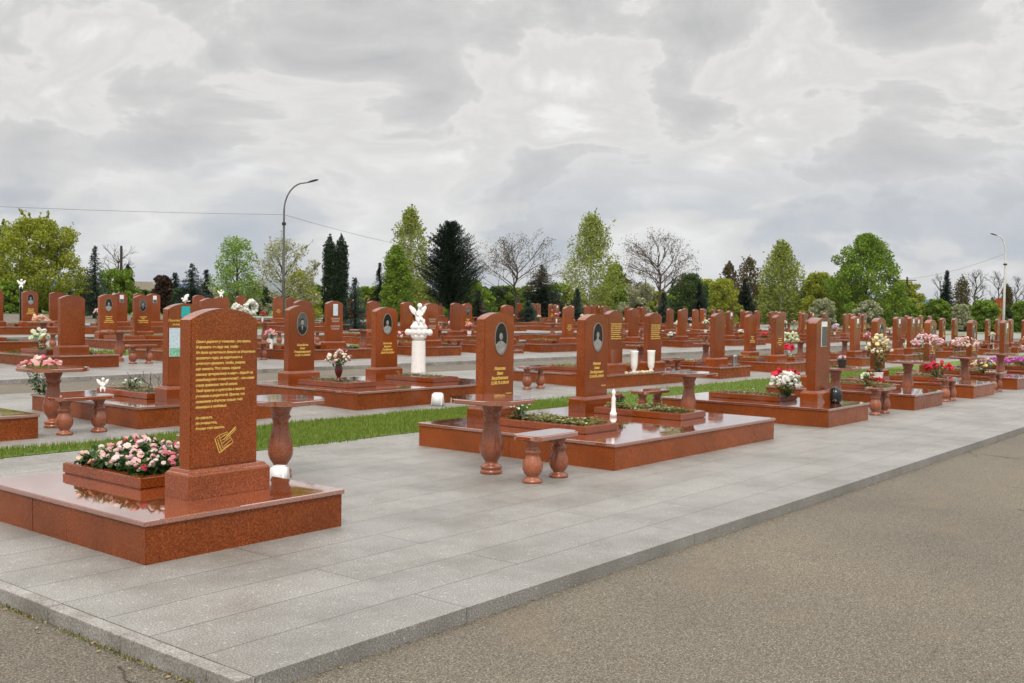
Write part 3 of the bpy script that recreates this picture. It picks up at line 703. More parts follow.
table(3.70, 9.15, 0, row=2)['label'] = 'granite table on the left behind the bouquet of roses, second row'; bench(3.70, 8.42, 0, row=2)['label'] = 'small granite bench on the left in front of the table with the roses'
table(13.85, 10.0, row=2); bench(13.95, 9.22, row=2)
table(19.7, 10.2, row=2); bench(19.8, 9.3, row=2); table(23.2, 10.2, row=2); bench(23.3, 9.4, row=2)
table(29.3, 10.0, row=2); bench(29.2, 9.2, row=2); table(33.2, 10.0, row=2); bench(33.2, 9.2, row=2); table(39.3, 10, row=2)
def pair(row, x, ty, by):
    j = (row-1)//2; yb = (2.14 if row % 2 else 8.3)+PER*j
    table(x+rnd.uniform(-.15,.15), yb+ty, rnd.uniform(-.1,.1), row=row); bench(x+rnd.uniform(-.2,.2), yb+by, rnd.uniform(-.1,.1), row=row)
for x in (6.9, 10.85, 14.2, 19.1, 22.5, 30.9, 35.1, 39.3): pair(3, x, 1.75, .8)
for x in (12.0, 20.2, 22.0, 37.4, 43.9): pair(4, x, 1.8, .9)
for x in (12.6, 26.0, 31.5, 39.0): pair(5, x, 1.6, .8)
for r in range(1, 9):
    L = byrow[r]
    for (x, t, d, st), (x2, *_) in zip(L, L[1:]):
        if x > 40 and x2-x > 3.5 and rnd.random() < .62:
            wd = max((v.co.x for v in t.children[0].data.vertices)); gx = (x+wd+x2)/2
            if x2-x-wd > 1.2: pair(r, gx, 1.9, .7)
def order(L, what):
    d = {}
    for r, x, t in L: d.setdefault(r, []).append((x, t))
    for r, q in d.items():
        q.sort(key=lambda a: a[0])
        for k, (x, t) in enumerate(q):
            if not t.get('label'): t['label'] = f'{what}, {ORD[k]} from the left in the {ROWN[r-1]} row'
order(tables, 'red granite table on a turned leg'); order(benches, 'small red granite bench')

# ------------------------------------------------------------------ flowers
def rosettes(vs, fs, pts, s, r):
    for (x, y, z) in pts:
        n = 6; i = len(vs); ss = s*r.uniform(.7, 1.25)
        ax = Vector((r.gauss(0, .55), r.gauss(0, .55), .55)); Q = Vector((0,0,1)).rotation_difference(ax)
        def P_(a, b_, c_): v_ = Q @ Vector((a, b_, c_)); return (x+v_.x, y+v_.y, z+v_.z)
        vs.append(P_(0, 0, ss*.35))
        for k in range(n):
            a = 2*PI*k/n; c_, s_ = math.cos(a), math.sin(a); vs.append(P_(ss*c_, ss*s_, ss*.25))
        for k in range(n):
            a = 2*PI*(k+.5)/n; c_, s_ = math.cos(a), math.sin(a); vs.append(P_(ss*.75*c_, ss*.75*s_, -ss*.45))
        for k in range(n):
            fs.append((i, i+1+k, i+1+(k+1)%n)); fs.append((i+1+k, i+1+n+k, i+1+(k+1)%n)); fs.append((i+1+n+k, i+1+n+(k+1)%n, i+1+(k+1)%n))
def leafquads(vs, fs, pts, s, r):
    for (x, y, z) in pts:
        i = len(vs); a = r.uniform(0, 2*PI); t = r.uniform(-1, 1); ss = s*r.uniform(.6, 1.4); c_, s_ = math.cos(a), math.sin(a)
        vs += [(x, y, z), (x+ss*.5*c_-ss*.28*s_, y+ss*.5*s_+ss*.28*c_, z+ss*.5*t+.1*ss), (x+ss*c_, y+ss*s_, z+ss*t), (x+ss*.5*c_+ss*.28*s_, y+ss*.5*s_-ss*.28*c_, z+ss*.5*t)]
        fs.append((i, i+1, i+2, i+3))
VASES = {
 'white_vase': ([(.045,0),(.050,.01),(.040,.03),(.046,.06),(.060,.16),(.066,.24),(.074,.26)], 'white'),
 'red_vase': ([(.06,0),(.065,.015),(.040,.035),(.030,.06),(.045,.09),(.066,.15),(.068,.20),(.050,.25),(.058,.285)], 'vase_red'),
 'pot': ([(.075,0),(.085,.02),(.105,.15),(.112,.16)], 'white'),
 'dark_pot': ([(.06,0),(.07,.02),(.085,.12),(.09,.13)], 'dark'),
 'orange_pot': ([(.07,0),(.08,.02),(.10,.17),(.105,.18)], 'orange'),
 'glass': ([(.05,0),(.055,.02),(.055,.19),(.06,.20)], 'chrome'),
}
flowers_n = [0]
def bouquet(x, y, z, h, rad, kind, label, n=26, vase=None, fs_=.030, flat_=.6, group='bouquets on the graves', name='bouquet', leaves=120, cat='flowers', stem0=None):
    r = random.Random(int(x*100+y*10)); t = thing(name, label, cat, (x, y, z), r.uniform(0, 6), group)
    zc = h-rad*flat_; vh = 0
    if vase:
        pr, m_ = VASES[vase]; bm = bmesh.new(); lathe(bm, pr, 16); link('vase', mesh('vase', bm, M[m_], True), t); vh = pr[-1][1]
    vs, fs = [], []
    pts = []
    for _ in range(n):
        a = r.uniform(0, 2*PI); e = math.asin(r.uniform(-.15, 1)); q = r.uniform(.75, 1.05)
        pts.append((rad*q*math.cos(a)*math.cos(e), rad*q*math.sin(a)*math.cos(e), zc+rad*flat_*q*math.sin(e)))
    rosettes(vs, fs, pts, fs_, r); link('blossoms', pymesh('blossoms', vs, fs, M['f_'+kind]), t)
    vs, fs = [], []
    lo = max(.01, vh*.9)
    lp = []
    for _ in range(leaves):
        a = r.uniform(0, 2*PI); q = r.random()**.6; zz = r.uniform(lo, zc+rad*flat_*.4); f = min(1, .25+(zz-lo)/max(.05, zc-lo)*.75)
        lp.append((rad*.95*q*f*math.cos(a), rad*.95*q*f*math.sin(a), zz))
    leafquads(vs, fs, lp, .055, r)
    for p_ in pts[:14]:
        i = len(vs); b0 = (p_[0]*.12, p_[1]*.12, lo); w_ = .003
        vs += [(b0[0]-w_, b0[1], b0[2]), (b0[0]+w_, b0[1], b0[2]), (p_[0]+w_, p_[1], p_[2]), (p_[0]-w_, p_[1], p_[2])]; fs.append((i, i+1, i+2, i+3))
    link('leaves', pymesh('leaves', vs, fs, M['p_green']), t); flowers_n[0] += 1
    return t
Z1 = H_PL
# the planted bed of the nearest grave
for k, (x, y, kd) in enumerate([(1.47,3.38,'bed'),(1.66,3.34,'redwhite'),(1.85,3.40,'bed'),(1.50,3.62,'cherry'),(1.72,3.60,'pinkwhite'),(1.88,3.66,'bed'),(1.47,3.86,'bed'),(1.68,3.88,'pinkwhite'),(1.88,3.92,'cherry'),(1.48,4.10,'orange'),(1.66,4.14,'pinkwhite'),(1.88,4.15,'bed')]):
    bouquet(x, y, Z1+.075,   .12+.04*(k % 3), .125+.015*((k*5)%3), kd, 'bushy pink and white flowers planted in the bed of the nearest grave', n=13+(k*7)%10, fs_=.026, leaves=240, group='flowers planted in the bed of the nearest grave', name='bedding_flowers', flat_=.55)
def on(row, y): return gz(0, y)+H_PL
zr2 = gz(0, 8.7)+H_PL
bouquet(4.47, 11.05, zr2, .54, .28, 'roses', 'large bouquet of pink and white roses behind the granite table on the left', 44, None, .042, .5, leaves=260)
bouquet(8.55, 19.3, gz(0,18.64)+H_PL+.08, .50, .22, 'greenwhite', 'white and yellow lilies left of the wide blank headstone in the third row', 16, None, .06, .9, leaves=80)
bouquet(8.95, 9.60, zr2+.08, .53, .235, 'pinkwhite', 'pink and white flowers in a dark red vase on the second row double grave', 40, 'red_vase', .032, .75, leaves=170)
bouquet(6.80, 3.90, Z1+.08, .28, .15, 'greenwhite', 'small white and green flowers at the foot of the woman portrait headstone', 26, None, .020, .8, leaves=60)
bouquet(9.18, 4.02, Z1+.08, .17, .09, 'darkpink', 'small dark pink flowers in the bed of the right portrait headstone', 18, None, .020, .6, leaves=50)
bouquet(12.66, 3.10, Z1+.08, .40, .22, 'white', 'big round bouquet of white roses at the foot of the headstone with the tall photo', 40, None, .048, .8, leaves=240)
bouquet(13.0, 3.28, Z1+.06, .46, .20, 'red', 'crimson roses behind the round white bouquet in the front row', 30, None, .048, .6, leaves=60)
bouquet(15.0, 3.1, .78, .20, .08, 'cherry', 'tiny pale pink bunch standing on a granite table in the front row', 16, 'dark_pot', .022, .9, leaves=30)
bouquet(20.05, 4.2, Z1, 1.0, .27, 'yellow', 'tall bouquet of yellow and white roses in a white pot in the front row', 56, 'pot', .042, 1.2, leaves=420)
bouquet(19.0, 3.9, 0, .40, .22, 'red', 'bright red flowers under the granite table in the front row', 24, None, .05, .5, leaves=100)
bouquet(23.7, 4.25, Z1, 1.0, .40, 'cherry', 'big cloud of pale pink blossom in front of a headstone on the right', 110, None, .034, .6, leaves=200)
bouquet(24.9, 3.7, Z1, .92, .34, 'pinkwhite', 'wide spray of white and pink blossom on the right of the front row', 90, None, .034, .6, leaves=160)
bouquet(24.0, 3.0, Z1+.08, .34, .30, 'yellow', 'low yellow and green flowers in a bed on the right of the front row', 20, None, .035, .5, leaves=200)
bouquet(27.7, 3.6, Z1+.08, .26, .40, 'purple', 'flat purple flowers in a bed near the right edge', 46, None, .035, .3, leaves=80)
bouquet(28.5, 3.1, Z1+.08, .26, .40, 'purple', 'flat purple flowers in the last bed at the right edge', 46, None, .035, .3, leaves=80)
bouquet(20.6, 3.1, Z1+.08, .36, .30, 'red', 'scarlet flowers lying over the bed right of the tall yellow bouquet', 30, None, .05, .5, leaves=160)
bouquet(16.6, 3.2, Z1+.08, .26, .16, 'greenwhite', 'green and white plant in the bed past the tall photo', 18, None, .03, .7, leaves=90)
bouquet(26.9, 9.3, gz(0,8.7)+H_PL, .85, .28, 'greenwhite', 'green and white bouquet in a white vase in the second row', 36, 'white_vase', .06, 1.0, leaves=160)
bouquet(25.9, 9.0, gz(0,8.7)+H_PL, .50, .25, 'red', 'red carnations on the second row grave with two headstones', 26, None, .06, .8, leaves=80)
bouquet(15.8, 34.0, gz(0,34.8), .75, .30, 'orange', 'salmon coloured roses before the far portrait headstone at the left', 20, 'glass', .085, .7, leaves=60)
bouquet(5.45, 10.2, zr2+.08, .16, .14, 'greenwhite', 'small cream flowers in the bed behind the blue photo headstone', 12, None, .02, .6, leaves=60)
k = 0
kinds = ['white','redwhite','yellow','cherry','greenwhite','red','pinkwhite','lilac','orange','roses']
for r, L in byrow.items():
    for gi, (x, t, d, st) in enumerate(L):
        if x < 14 or (r <= 2 and x < 28) or not st: continue
        for (cx, fb, *_) in st:
            if rnd.random() > (.92 if x > 28 else .45): continue
            yy = t.location.y + (rnd.uniform(.2, .5) if fb == 'f' else rnd.uniform(1.5, 1.95)); xx = cx+rnd.choice((-1,1))*rnd.uniform(.46,.58)
            if fb == 'f': yy = t.location.y + rnd.uniform(1.0, 1.8)
            hh = rnd.uniform(.30, .75); kd = rnd.choice(kinds)
            cn = {'white':'white','redwhite':'red and white','yellow':'yellow','cherry':'pale pink','greenwhite':'green and white','red':'red','pinkwhite':'pink and white','lilac':'lilac','orange':'salmon','roses':'rose pink'}[kd]
            used_l = globals().setdefault('used_l', set()); lb = f'{"tall" if hh>.55 else "small"} {cn} bouquet on the {ORD[gi]} grave of the {ROWN[r-1]} row'
            if lb in used_l: lb = 'second ' + lb
            used_l.add(lb)
            bouquet(xx, yy, t.location.z+H_PL+.002, hh, rnd.uniform(.12,.22), kd, lb, n=20, vase=rnd.choice([None,'pot','white_vase','orange_pot','dark_pot']), fs_=.05, flat_=.8, leaves=50)

# ------------------------------------------------------------------ small things on the graves
def lathe_thing(name, label, cat, loc, prof, mat, n=16, group=None):
    bm = bmesh.new(); lathe(bm, prof, n); o = link(name, mesh(name, bm, M[mat], True), None, loc); return tag(o, label, cat, group)
WV = [(.055,0),(.060,.012),(.040,.035),(.040,.05),(.070,.10),(.078,.18),(.082,.30),(.088,.44),(.098,.48),(.090,.482)]
lathe_thing('vase', 'tall white fluted vase, left one of two in front of the verse headstone', 'vase', (16.72, 8.52, gz(0,8.7)+H_PL), WV, 'white')
lathe_thing('vase', 'tall white fluted vase, right one of two, between the verse headstones', 'vase', (17.42, 8.50, gz(0,8.7)+H_PL), WV, 'white')
vs, fs = [], []
rr = random.Random(3); rosettes(vs, fs, [(16.3+rr.uniform(0, 1.1), 8.42+rr.uniform(-.06,.08), gz(0,8.7)+H_PL+.01) for _ in range(90)], .025, rr)
tag(link('petals', pymesh('petals', vs, fs, M['f_yellow'])), 'yellow petals strewn along the platform edge before the white vases', 'petals', kind='stuff')
# candle-shaped white figurine by the right portrait stone
lathe_thing('figurine', 'slender white candle figurine at the foot of the right portrait headstone', 'figurine', (8.62, 3.75, Z1), [(.045,0),(.048,.05),(.034,.06),(.030,.12),(.026,.20),(.030,.24),(.022,.26),(.018,.285),(.026,.31),(.022,.34),(.006,.365)], 'white', 12)
# square milk-glass lanterns
def lantern(x, y, z, label, w_=.10, h=.20):
    bm = bmesh.new(); a = w_; t_ = w_*.82
    lo = [bm.verts.new(p) for p in ((-a,-a,0.0),(a,-a,0.0),(a,a,0.0),(-a,a,0.0))]; hi = [bm.verts.new(p) for p in ((-t_,-t_,h),(t_,-t_,h),(t_,t_,h),(-t_,t_,h))]
    bm.faces.new(lo[::-1]); bm.faces.new(hi)
    for k in range(4): bm.faces.new((lo[k], lo[(k+1)%4], hi[(k+1)%4], hi[k]))
    bmesh.ops.bevel(bm, geom=bm.edges[:], offset=.018, segments=3, affect='EDGES')
    o = link('lantern', mesh('lantern', bm, M['lampwhite'], True), None, (x, y, z), .5); return tag(o, label, 'lantern')
lantern(3.30, 4.02, 0.0, 'white milky lantern box at the foot of the table behind the verse headstone', .085, .17)
lantern(9.80, 8.06, gz(0, 8.06), 'white milky lantern box on the paving beside the grass', .10, .22)
for k, (dx) in enumerate((0, .13)):
    lathe_thing('grave_lantern', ('left' if k == 0 else 'right')+' small steel lantern at the foot of the blank headstone in the second row', 'lantern', (21.42+dx, 8.60-.18+dx*.2, gz(0,8.7)+H_PL), [(.05,0),(.055,.01),(.05,.03),(.05,.24),(.056,.25),(.04,.27),(.01,.29)], 'chrome', 12)
lathe_thing('grave_lantern', 'round dark glass lantern right of the headstone with the tall photo', 'lantern', (13.18, 2.50, Z1), [(.07,0),(.10,.03),(.115,.10),(.105,.17),(.07,.23),(.03,.25),(.01,.27)], 'dark', 16)
# angel on a column
def angel_mesh(s=1.0):
    bm = bmesh.new(); E_ = ellipsoid; R_ = lambda *a: __import__('mathutils').Euler(a)
    E_(bm, (0,0,.11*s), (.085*s,.095*s,.075*s)); E_(bm, (0,0,.20*s), (.070*s,.065*s,.095*s)); E_(bm, (.01*s,-.03*s,.375*s), (.052*s,.054*s,.058*s))
    E_(bm, (0,-.01*s,.305*s), (.03*s,.03*s,.05*s)); E_(bm, (.01*s,-.01*s,.395*s), (.056*s,.055*s,.048*s))
    for q in (-1, 1):
        E_(bm, (q*.055*s,-.10*s,.07*s), (.038*s,.09*s,.036*s), R_(.2,0,q*.2)); E_(bm, (q*.06*s,-.17*s,.02*s), (.026*s,.028*s,.065*s))
        E_(bm, (q*.075*s,-.03*s,.22*s), (.026*s,.03*s,.07*s), R_(.5,q*.35,0)); E_(bm, (q*.05*s,-.08*s,.19*s), (.022*s,.055*s,.022*s), R_(.3,0,-q*.5))
        E_(bm, (q*.105*s,.075*s,.27*s), (.062*s,.020*s,.125*s), R_(-.15,q*.62,0)); E_(bm, (q*.160*s,.085*s,.33*s), (.040*s,.018*s,.065*s), R_(-.1,q*.35,0)); E_(bm, (q*.055*s,.07*s,.20*s), (.035*s,.02*s,.08*s), R_(0,q*.3,0))
    return remeshed('statue', bm, M['white'], .0085*s)
acol = (12.04, 10.70)
t = thing('column', 'round white column with a capital, standing behind the second bed of the double grave', 'column', (acol[0], acol[1], zr2))
bm = bmesh.new(); pr = [(.165,0),(.165,.03),(.152,.05),(.146,.06),(.135,.70),(.15,.72),(.16,.74),(.16,.76)]
rings = []
n = 32
for r_, z_ in pr: rings.append([bm.verts.new(((r_*(1-.035*(k % 2) if .05 < z_ < .71 else r_))*math.cos(2*PI*k/n), (r_*(1-.035*(k % 2) if .05 < z_ < .71 else r_))*math.sin(2*PI*k/n), z_)) for k in range(n)])
for a, b_ in zip(rings, rings[1:]):
    for k in range(n): bm.faces.new((a[k], a[(k+1)%n], b_[(k+1)%n], b_[k]))
bm.faces.new(rings[0][::-1]); bm.faces.new(rings[-1]); link('shaft', mesh('shaft', bm, M['white']), t)
bm = bmesh.new(); E = ellipsoid
E(bm, (0,0,.79), (.165,.165,.09)); E(bm, (0,0,.87), (.18,.17,.08)); E(bm, (0,0,.97), (.19,.17,.09)); E(bm, (0,0,1.03), (.15,.13,.07))
cap_r = math.atan2(Rv.y, Rv.x)
for k in range(8):
    a = 2*PI*k/8; E(bm, (.14*math.cos(a), .14*math.sin(a), .87), (.055,.055,.075))
for sg in (-1, 1): E(bm, (sg*.22*math.cos(cap_r), sg*.22*math.sin(cap_r), .87), (.07,.06,.07))
link('capital', remeshed('capital', bm, M['white'], .011), t)
ang = link('angel_statue', angel_mesh(.92), None, (acol[0], acol[1], zr2+1.055), -.5); tag(ang, 'white cherub statue with raised wings sitting on the round white column', 'statue')
# smaller angels and doves
am = angel_mesh(1.0)
def small_angel(x, y, z, sc, label, rz=-.5):
    o = link('angel_statue', am, None, (x, y, z), rz); o.scale = (sc,)*3; return tag(o, label, 'statue', 'small white angel statues')
small_angel(4.80, 9.9, zr2+.10, .42, 'small white kneeling angel on the bed edge left of the blue photo headstone')
small_angel(17.35, 24.95, gz(0,24.8)+1.645, .55, 'white angel on top of a headstone above the golden verse headstone')
small_angel(16.1, 36.2, gz(0,35)+1.75, .8, 'white angel on a dark post at the far left')
bm = bmesh.new(); lathe(bm, [(.12,0),(.12,.1),(.07,.14),(.06,1.40),(.11,1.45),(.11,1.5)], 10); tag(link('post', mesh('post', bm, M['dark']), None, (16.1, 36.2, gz(0,36.2)+.25)), 'slim dark post carrying a white angel at the far left', 'post')
def dove_mesh():
    bm = bmesh.new(); Eu = __import__('mathutils').Euler
    E(bm, (0,0,.07), (.095,.045,.045), Eu((0,.35,0))); E(bm, (.085,0,.115), (.034,.03,.032)); E(bm, (.12,0,.112), (.022,.008,.008)); E(bm, (-.11,0,.045), (.06,.035,.014), Eu((0,.2,0)))
    for q in (-1, 1): E(bm, (-.02,q*.045,.15), (.05,.014,.10), Eu((q*.35,-.35,0))); E(bm, (-.06,q*.06,.20), (.035,.012,.065), Eu((q*.35,-.6,0)))
    E(bm, (0,0,.02), (.03,.03,.03)); return remeshed('dove', bm, M['white'], .0065)
dv_ = link('dove_statue', dove_mesh(), None, (5.44, 8.85, zr2+.209+1.154), 2.9); dv_.scale = (.46, .46, .5); tag(dv_, 'white dove with spread wings on top of the blue photo headstone', 'statue')
# tall vase with two big white balls of blossom behind the nearest headstone
t = thing('bouquet', 'two big round white blooms on tall stems just right of the golden verse headstone', 'flowers', (7.15, 9.90, gz(0, 9.9)))
bm = bmesh.new(); lathe(bm, VASES['white_vase'][0], 14); link('vase', mesh('vase', bm, M['white'], True), t)
vs, fs = [], []; rr = random.Random(5)
for (bx, by, bz, br_) in ((.10, -.12, 1.58, .10), (-.03, .09, 1.54, .085)):
    rosettes(vs, fs, [(bx+br_*math.cos(a)*math.cos(e), by+br_*math.sin(a)*math.cos(e), bz+br_*math.sin(e)) for a, e in ((rr.uniform(0,6.28), rr.uniform(-1.4,1.5)) for _ in range(70))], .035, rr)
link('blossoms', pymesh('blossoms', vs, fs, M['f_white']), t)
bm = bmesh.new(); tube(bm, [(0,0,.1), (.05,-.05,.7), (.10,-.12,1.54)], .005, 5); tube(bm, [(0,0,.1), (-.02,.05,.7), (-.03,.09,1.5)], .005, 5); link('stems', mesh('stems', bm, M['p_green']), t)
# bare twigs and dry stems in the bed behind the blue photo stone
bm = bmesh.new(); rr = random.Random(9)
for _ in range(16):
    x, y = 5.15+rr.uniform(0, .5), rr.uniform(9.35, 10.3); hh = rr.uniform(.12, .32); tube(bm, [(x, y, zr2+.08), (x+rr.uniform(-.04,.04), y, zr2+.08+hh*.6), (x+rr.uniform(-.08,.08), y+rr.uniform(-.05,.05), zr2+.08+hh)], .004, 4)
tag(link('dry_stems', mesh('dry_stems', bm, M['bark'])), 'dry bare stems standing in the bed behind the blue photo headstone', 'dry stems', kind='stuff')
# red stone cross at the right edge
def khachkar(x, y, h, w_):
    t = thing('stone_cross', 'tall red carved stone stele with a cross relief at the right edge', 'monument', (x, y, gz(x, y)), -.89)
    bm = bmesh.new(); box(bm, -w_*.75, w_*.75, -.5, .5, -.2, .35, .03); link('base', mesh('base', bm, M['granite']), t)
    bm = bmesh.new(); pts = [(-w_/2,.35),(w_/2,.35),(w_/2*1.08,h-.25),(w_*.3,h-.02),(0,h),(-w_*.3,h-.02),(-w_/2*1.08,h-.25)]
    prism(bm, pts, -.18, .18, .02); link('stele', mesh('stele', bm, M['granite_side']), t)
    bm = bmesh.new(); box(bm, -.07, .07, -.23, -.178, .9, h-.5, .01); box(bm, -w_*.34, -.072, -.23, -.178, h-1.35, h-1.2, .01); box(bm, .072, w_*.34, -.23, -.178, h-1.35, h-1.2, .01)
    for s in (-1, 1):
        box(bm, min(s*.09, s*.25), max(s*.09, s*.25), -.21, -.178, 1.0, 1.15, .01)
    link('cross', mesh('cross', bm, M['honed']), t)
# ------------------------------------------------------------------ vegetation
GA = PI*(3-math.sqrt(5))
def cloud_leaves(r, blobs, n, size, flatz=.5):
    """leaf quads spread through ellipsoid clumps -> arrays"""
    R_ = np.random.RandomState(r.randint(0, 99999)); wts = np.array([b[3]*b[4]*b[5] for b in blobs])**.7; wts /= wts.sum()
    idx = R_.choice(len(blobs), n, p=wts); B = np.array([b[:6] for b in blobs])[idx]
    d = R_.normal(size=(n, 3)); d /= np.linalg.norm(d, axis=1)[:, None]; q = R_.uniform(.15, 1, n)**.45
    c = B[:, :3]+d*q[:, None]*B[:, 3:6]*R_.uniform(.9, 1.12, n)[:, None]
    a = R_.normal(size=(n, 3)); a /= np.linalg.norm(a, axis=1)[:, None]; b = np.cross(a, R_.normal(size=(n, 3))); b /= np.linalg.norm(b, axis=1)[:, None]
    s = (size*R_.uniform(.55, 1.35, n))[:, None]
    V = np.stack([c-a*s, c-b*s*.6, c+a*s, c+b*s*.6], 1).reshape(-1, 3)
    return V
def quadmesh(name, V, mat):
    n = len(V)//4; me = bpy.data.meshes.new(name); me.vertices.add(n*4); me.vertices.foreach_set('co', V.astype(np.float32).ravel())
    me.loops.add(n*4); me.loops.foreach_set('vertex_index', np.arange(n*4, dtype=np.int32)); me.polygons.add(n)
    me.polygons.foreach_set('loop_start', np.arange(0, n*4, 4, dtype=np.int32)); me.polygons.foreach_set('loop_total', np.full(n, 4, dtype=np.int32))
    me.update(calc_edges=True); me.validate(); me.materials.append(mat); return me
def branches(bm, r, p, d, L, rad, depth, spread=.55, ends=None, up=.12, kids=(3, 4), mid=True):
    q = p; pts = [p]; rr_ = [rad]
    for k in range(3):
        d = (d+Vector((r.gauss(0,.10), r.gauss(0,.10), r.gauss(0,.05)+up*.4))).normalized(); q = q+d*L/3; pts.append(q); rr_.append(rad*(1-.16*(k+1)))
    tube(bm, pts, rr_, 5 if depth > 2 else 3)
    if depth == 0:
        if ends is not None: ends.append(q)
        return
    for k in range(r.randint(*kids)):
        f = r.uniform(.35, 1) if mid else 1; src = pts[1+min(2, int(f*3))] if mid else q
        ax = Vector((r.gauss(0,1), r.gauss(0,1), r.gauss(0,.5))).normalized()
        nd = (d+ax*spread*r.uniform(.7,1.3)+Vector((0,0,up))).normalized()
        branches(bm, r, src, nd, L*r.uniform(.60,.82), rad*.52, depth-1, spread, ends, up, kids, mid)
def tree(kind, x, y, h, w_, label, seed):
    r = random.Random(seed); g = gz(x, y); nm = {'spruce':'spruce_tree','pine':'yew_tree','arbor':'cypress_tree','cypress':'cypress_tree','cypress_cone':'spruce_tree','conifer':'fir_tree','yew_dark':'red_shrub',
      'bare':'bare_tree','bare_big':'bare_tree','blossom':'blossoming_tree','blossom_bush':'blossoming_bush','willow':'willow_tree','birch':'birch_tree','poplar':'poplar_tree','bud':'budding_tree','brown':'budding_tree',
      'round_green':'bush','round_dark':'bush','yellow_bush':'bush','yellow_green':'leafy_tree','young':'young_tree','green':'leafy_tree','lightleaf':'leafy_tree','linden':'linden_tree'}[kind]
    t = thing(nm, label, 'bush' if 'bush' in nm or 'shrub' in nm else 'tree', (x, y, g), 0)
    R2 = w_/2*(1.2 if kind not in ('spruce', 'conifer') else 1.5); bm = bmesh.new(); blobs = []; mat = 'l_green'; bark = 'bark'; n = 2500; size = .16
    dpt = math.hypot(x+2.8, y+3.7); size = max(.06, dpt*.00105)
    if kind in ('spruce', 'conifer', 'cypress_cone', 'pine'):
        tube(bm, [(0,0,-.2),(0,0,h*.5),(0,0,h*.97)], [h*.02+.04, h*.012+.02, .01], 6)
        V = []; R_ = np.random.RandomState(seed)
        nl = int((14+h*3)*(1.7 if kind == 'pine' else 1.15)); base = .05 if kind != 'pine' else .16
        for k in range(nl):
            f = k/nl; z = h*(base+(1-base)*f); rad = R2*((1-f)**(.85 if kind != 'pine' else .55))*r.uniform(.82,1.12)+.05
            if kind == 'cypress_cone': rad = R2*(1-f)**.8*r.uniform(.9,1.05)+.04
            if kind == 'pine' and f < .15: rad *= .75
            nb = max(5, int(9*(1-f)+5)) if kind != 'pine' else 15
            for b_ in range(nb):
                a = r.uniform(0, 2*PI); rl = rad*r.uniform(.72, 1.12); m_ = max(4, int(rl/.09))
                droop = -.22 if kind in ('spruce','conifer','cypress_cone') else .45
                for s_ in range(m_):
                    u_ = (s_+.5)/m_; px, py, pz = rl*u_*math.cos(a), rl*u_*math.sin(a), z+droop*rl*u_+.12*rl*u_*u_
                    for q in range(4 if kind != 'pine' else 6):
                        ln = size*1.3*r.uniform(.7,1.3); aa = a+r.gauss(0, .8); el = r.gauss(-.1 if kind != 'pine' else .5, .5)
                        dx, dy, dz = math.cos(aa)*math.cos(el), math.sin(aa)*math.cos(el), math.sin(el); wx, wy = -dy*ln*.42, dx*ln*.42
                        zz = r.gauss(0, .04)
                        V += [(px, py, pz+zz), (px+dx*ln*.5+wx, py+dy*ln*.5+wy, pz+dz*ln*.5+zz), (px+dx*ln, py+dy*ln, pz+dz*ln+zz), (px+dx*ln*.5-wx, py+dy*ln*.5-wy, pz+dz*ln*.5+zz-.03)]
        link('trunk', mesh('trunk', bm, M['bark']), t)
        link('crown', quadmesh('crown', np.array(V), M['l_spruce' if kind == 'spruce' else 'l_pine']), t); return t
    if kind in ('arbor', 'cypress', 'poplar'):
        tube(bm, [(0,0,-.2),(0,0,h*.8)], [.10, .03], 6)
        for k in range(26):
            f = k/25; rr_ = R2*1.15*(.85+.15*math.sin(PI*min(1, f*1.15)))*(1 if f < .86 else max(.2, 1-((f-.86)/.14)**1.6)); blobs.append((r.gauss(0,.03), r.gauss(0,.03), h*(.03+.95*f), rr_*.97, rr_*.97, h*.045))
        mat = 'l_brown' if kind == 'poplar' else 'l_arbor'; n = 5200 if kind != 'poplar' else 1500; size *= .8
    elif kind in ('bare', 'bare_big', 'bud'):
        ends = []; nmain = 15 if kind != 'bare' else 10
        lead = [Vector((0,0,-.2))]
        for k in range(8): lead.append(Vector((r.gauss(0,.05)*k*.5, r.gauss(0,.05)*k*.5, h*.80*(k+1)/8)))
        tube(bm, lead, [(h*.018+.03)*(1-.105*k) for k in range(9)], 7)
        for k in range(nmain):
            f = .26+.62*k/nmain; src = lead[min(8, int(f*8)+1)]; a = k*GA+r.uniform(-.3,.3)
            env = R2*math.sqrt(max(.1, 1-((f-.52)/.60)**2)); up_ = .55+.9*f
            d_ = Vector((math.cos(a), math.sin(a), up_)).normalized()
            branches(bm, r, src, d_, env*.52, h*.007+.010, 3, .62, ends, .05, (3, 4))
        zs = max(e.z for e in ends); ws = np.percentile([math.hypot(e.x, e.y) for e in ends], 96)
        for v in bm.verts: v.co.z *= h/zs if v.co.z > 0 else 1; v.co.x *= R2/ws; v.co.y *= R2/ws
        link('trunk', mesh('trunk', bm, M['bark_grey' if kind == 'bare' else 'bark']), t)
        if kind in ('bud', 'bare_big'):
            E2 = np.array([(e.x*R2/ws, e.y*R2/ws, e.z*h/zs) for e in ends]); R_ = np.random.RandomState(seed)
            m_ = 4200 if kind == 'bud' else 4200; c_ = E2[R_.choice(len(E2), m_)]+R_.normal(scale=.16, size=(m_, 3)); bl = [(*q, .04, .04, .04) for q in c_]
            link('crown', quadmesh('crown', cloud_leaves(r, bl, m_, size*.55), M['l_brown']), t)
        return t
    else:
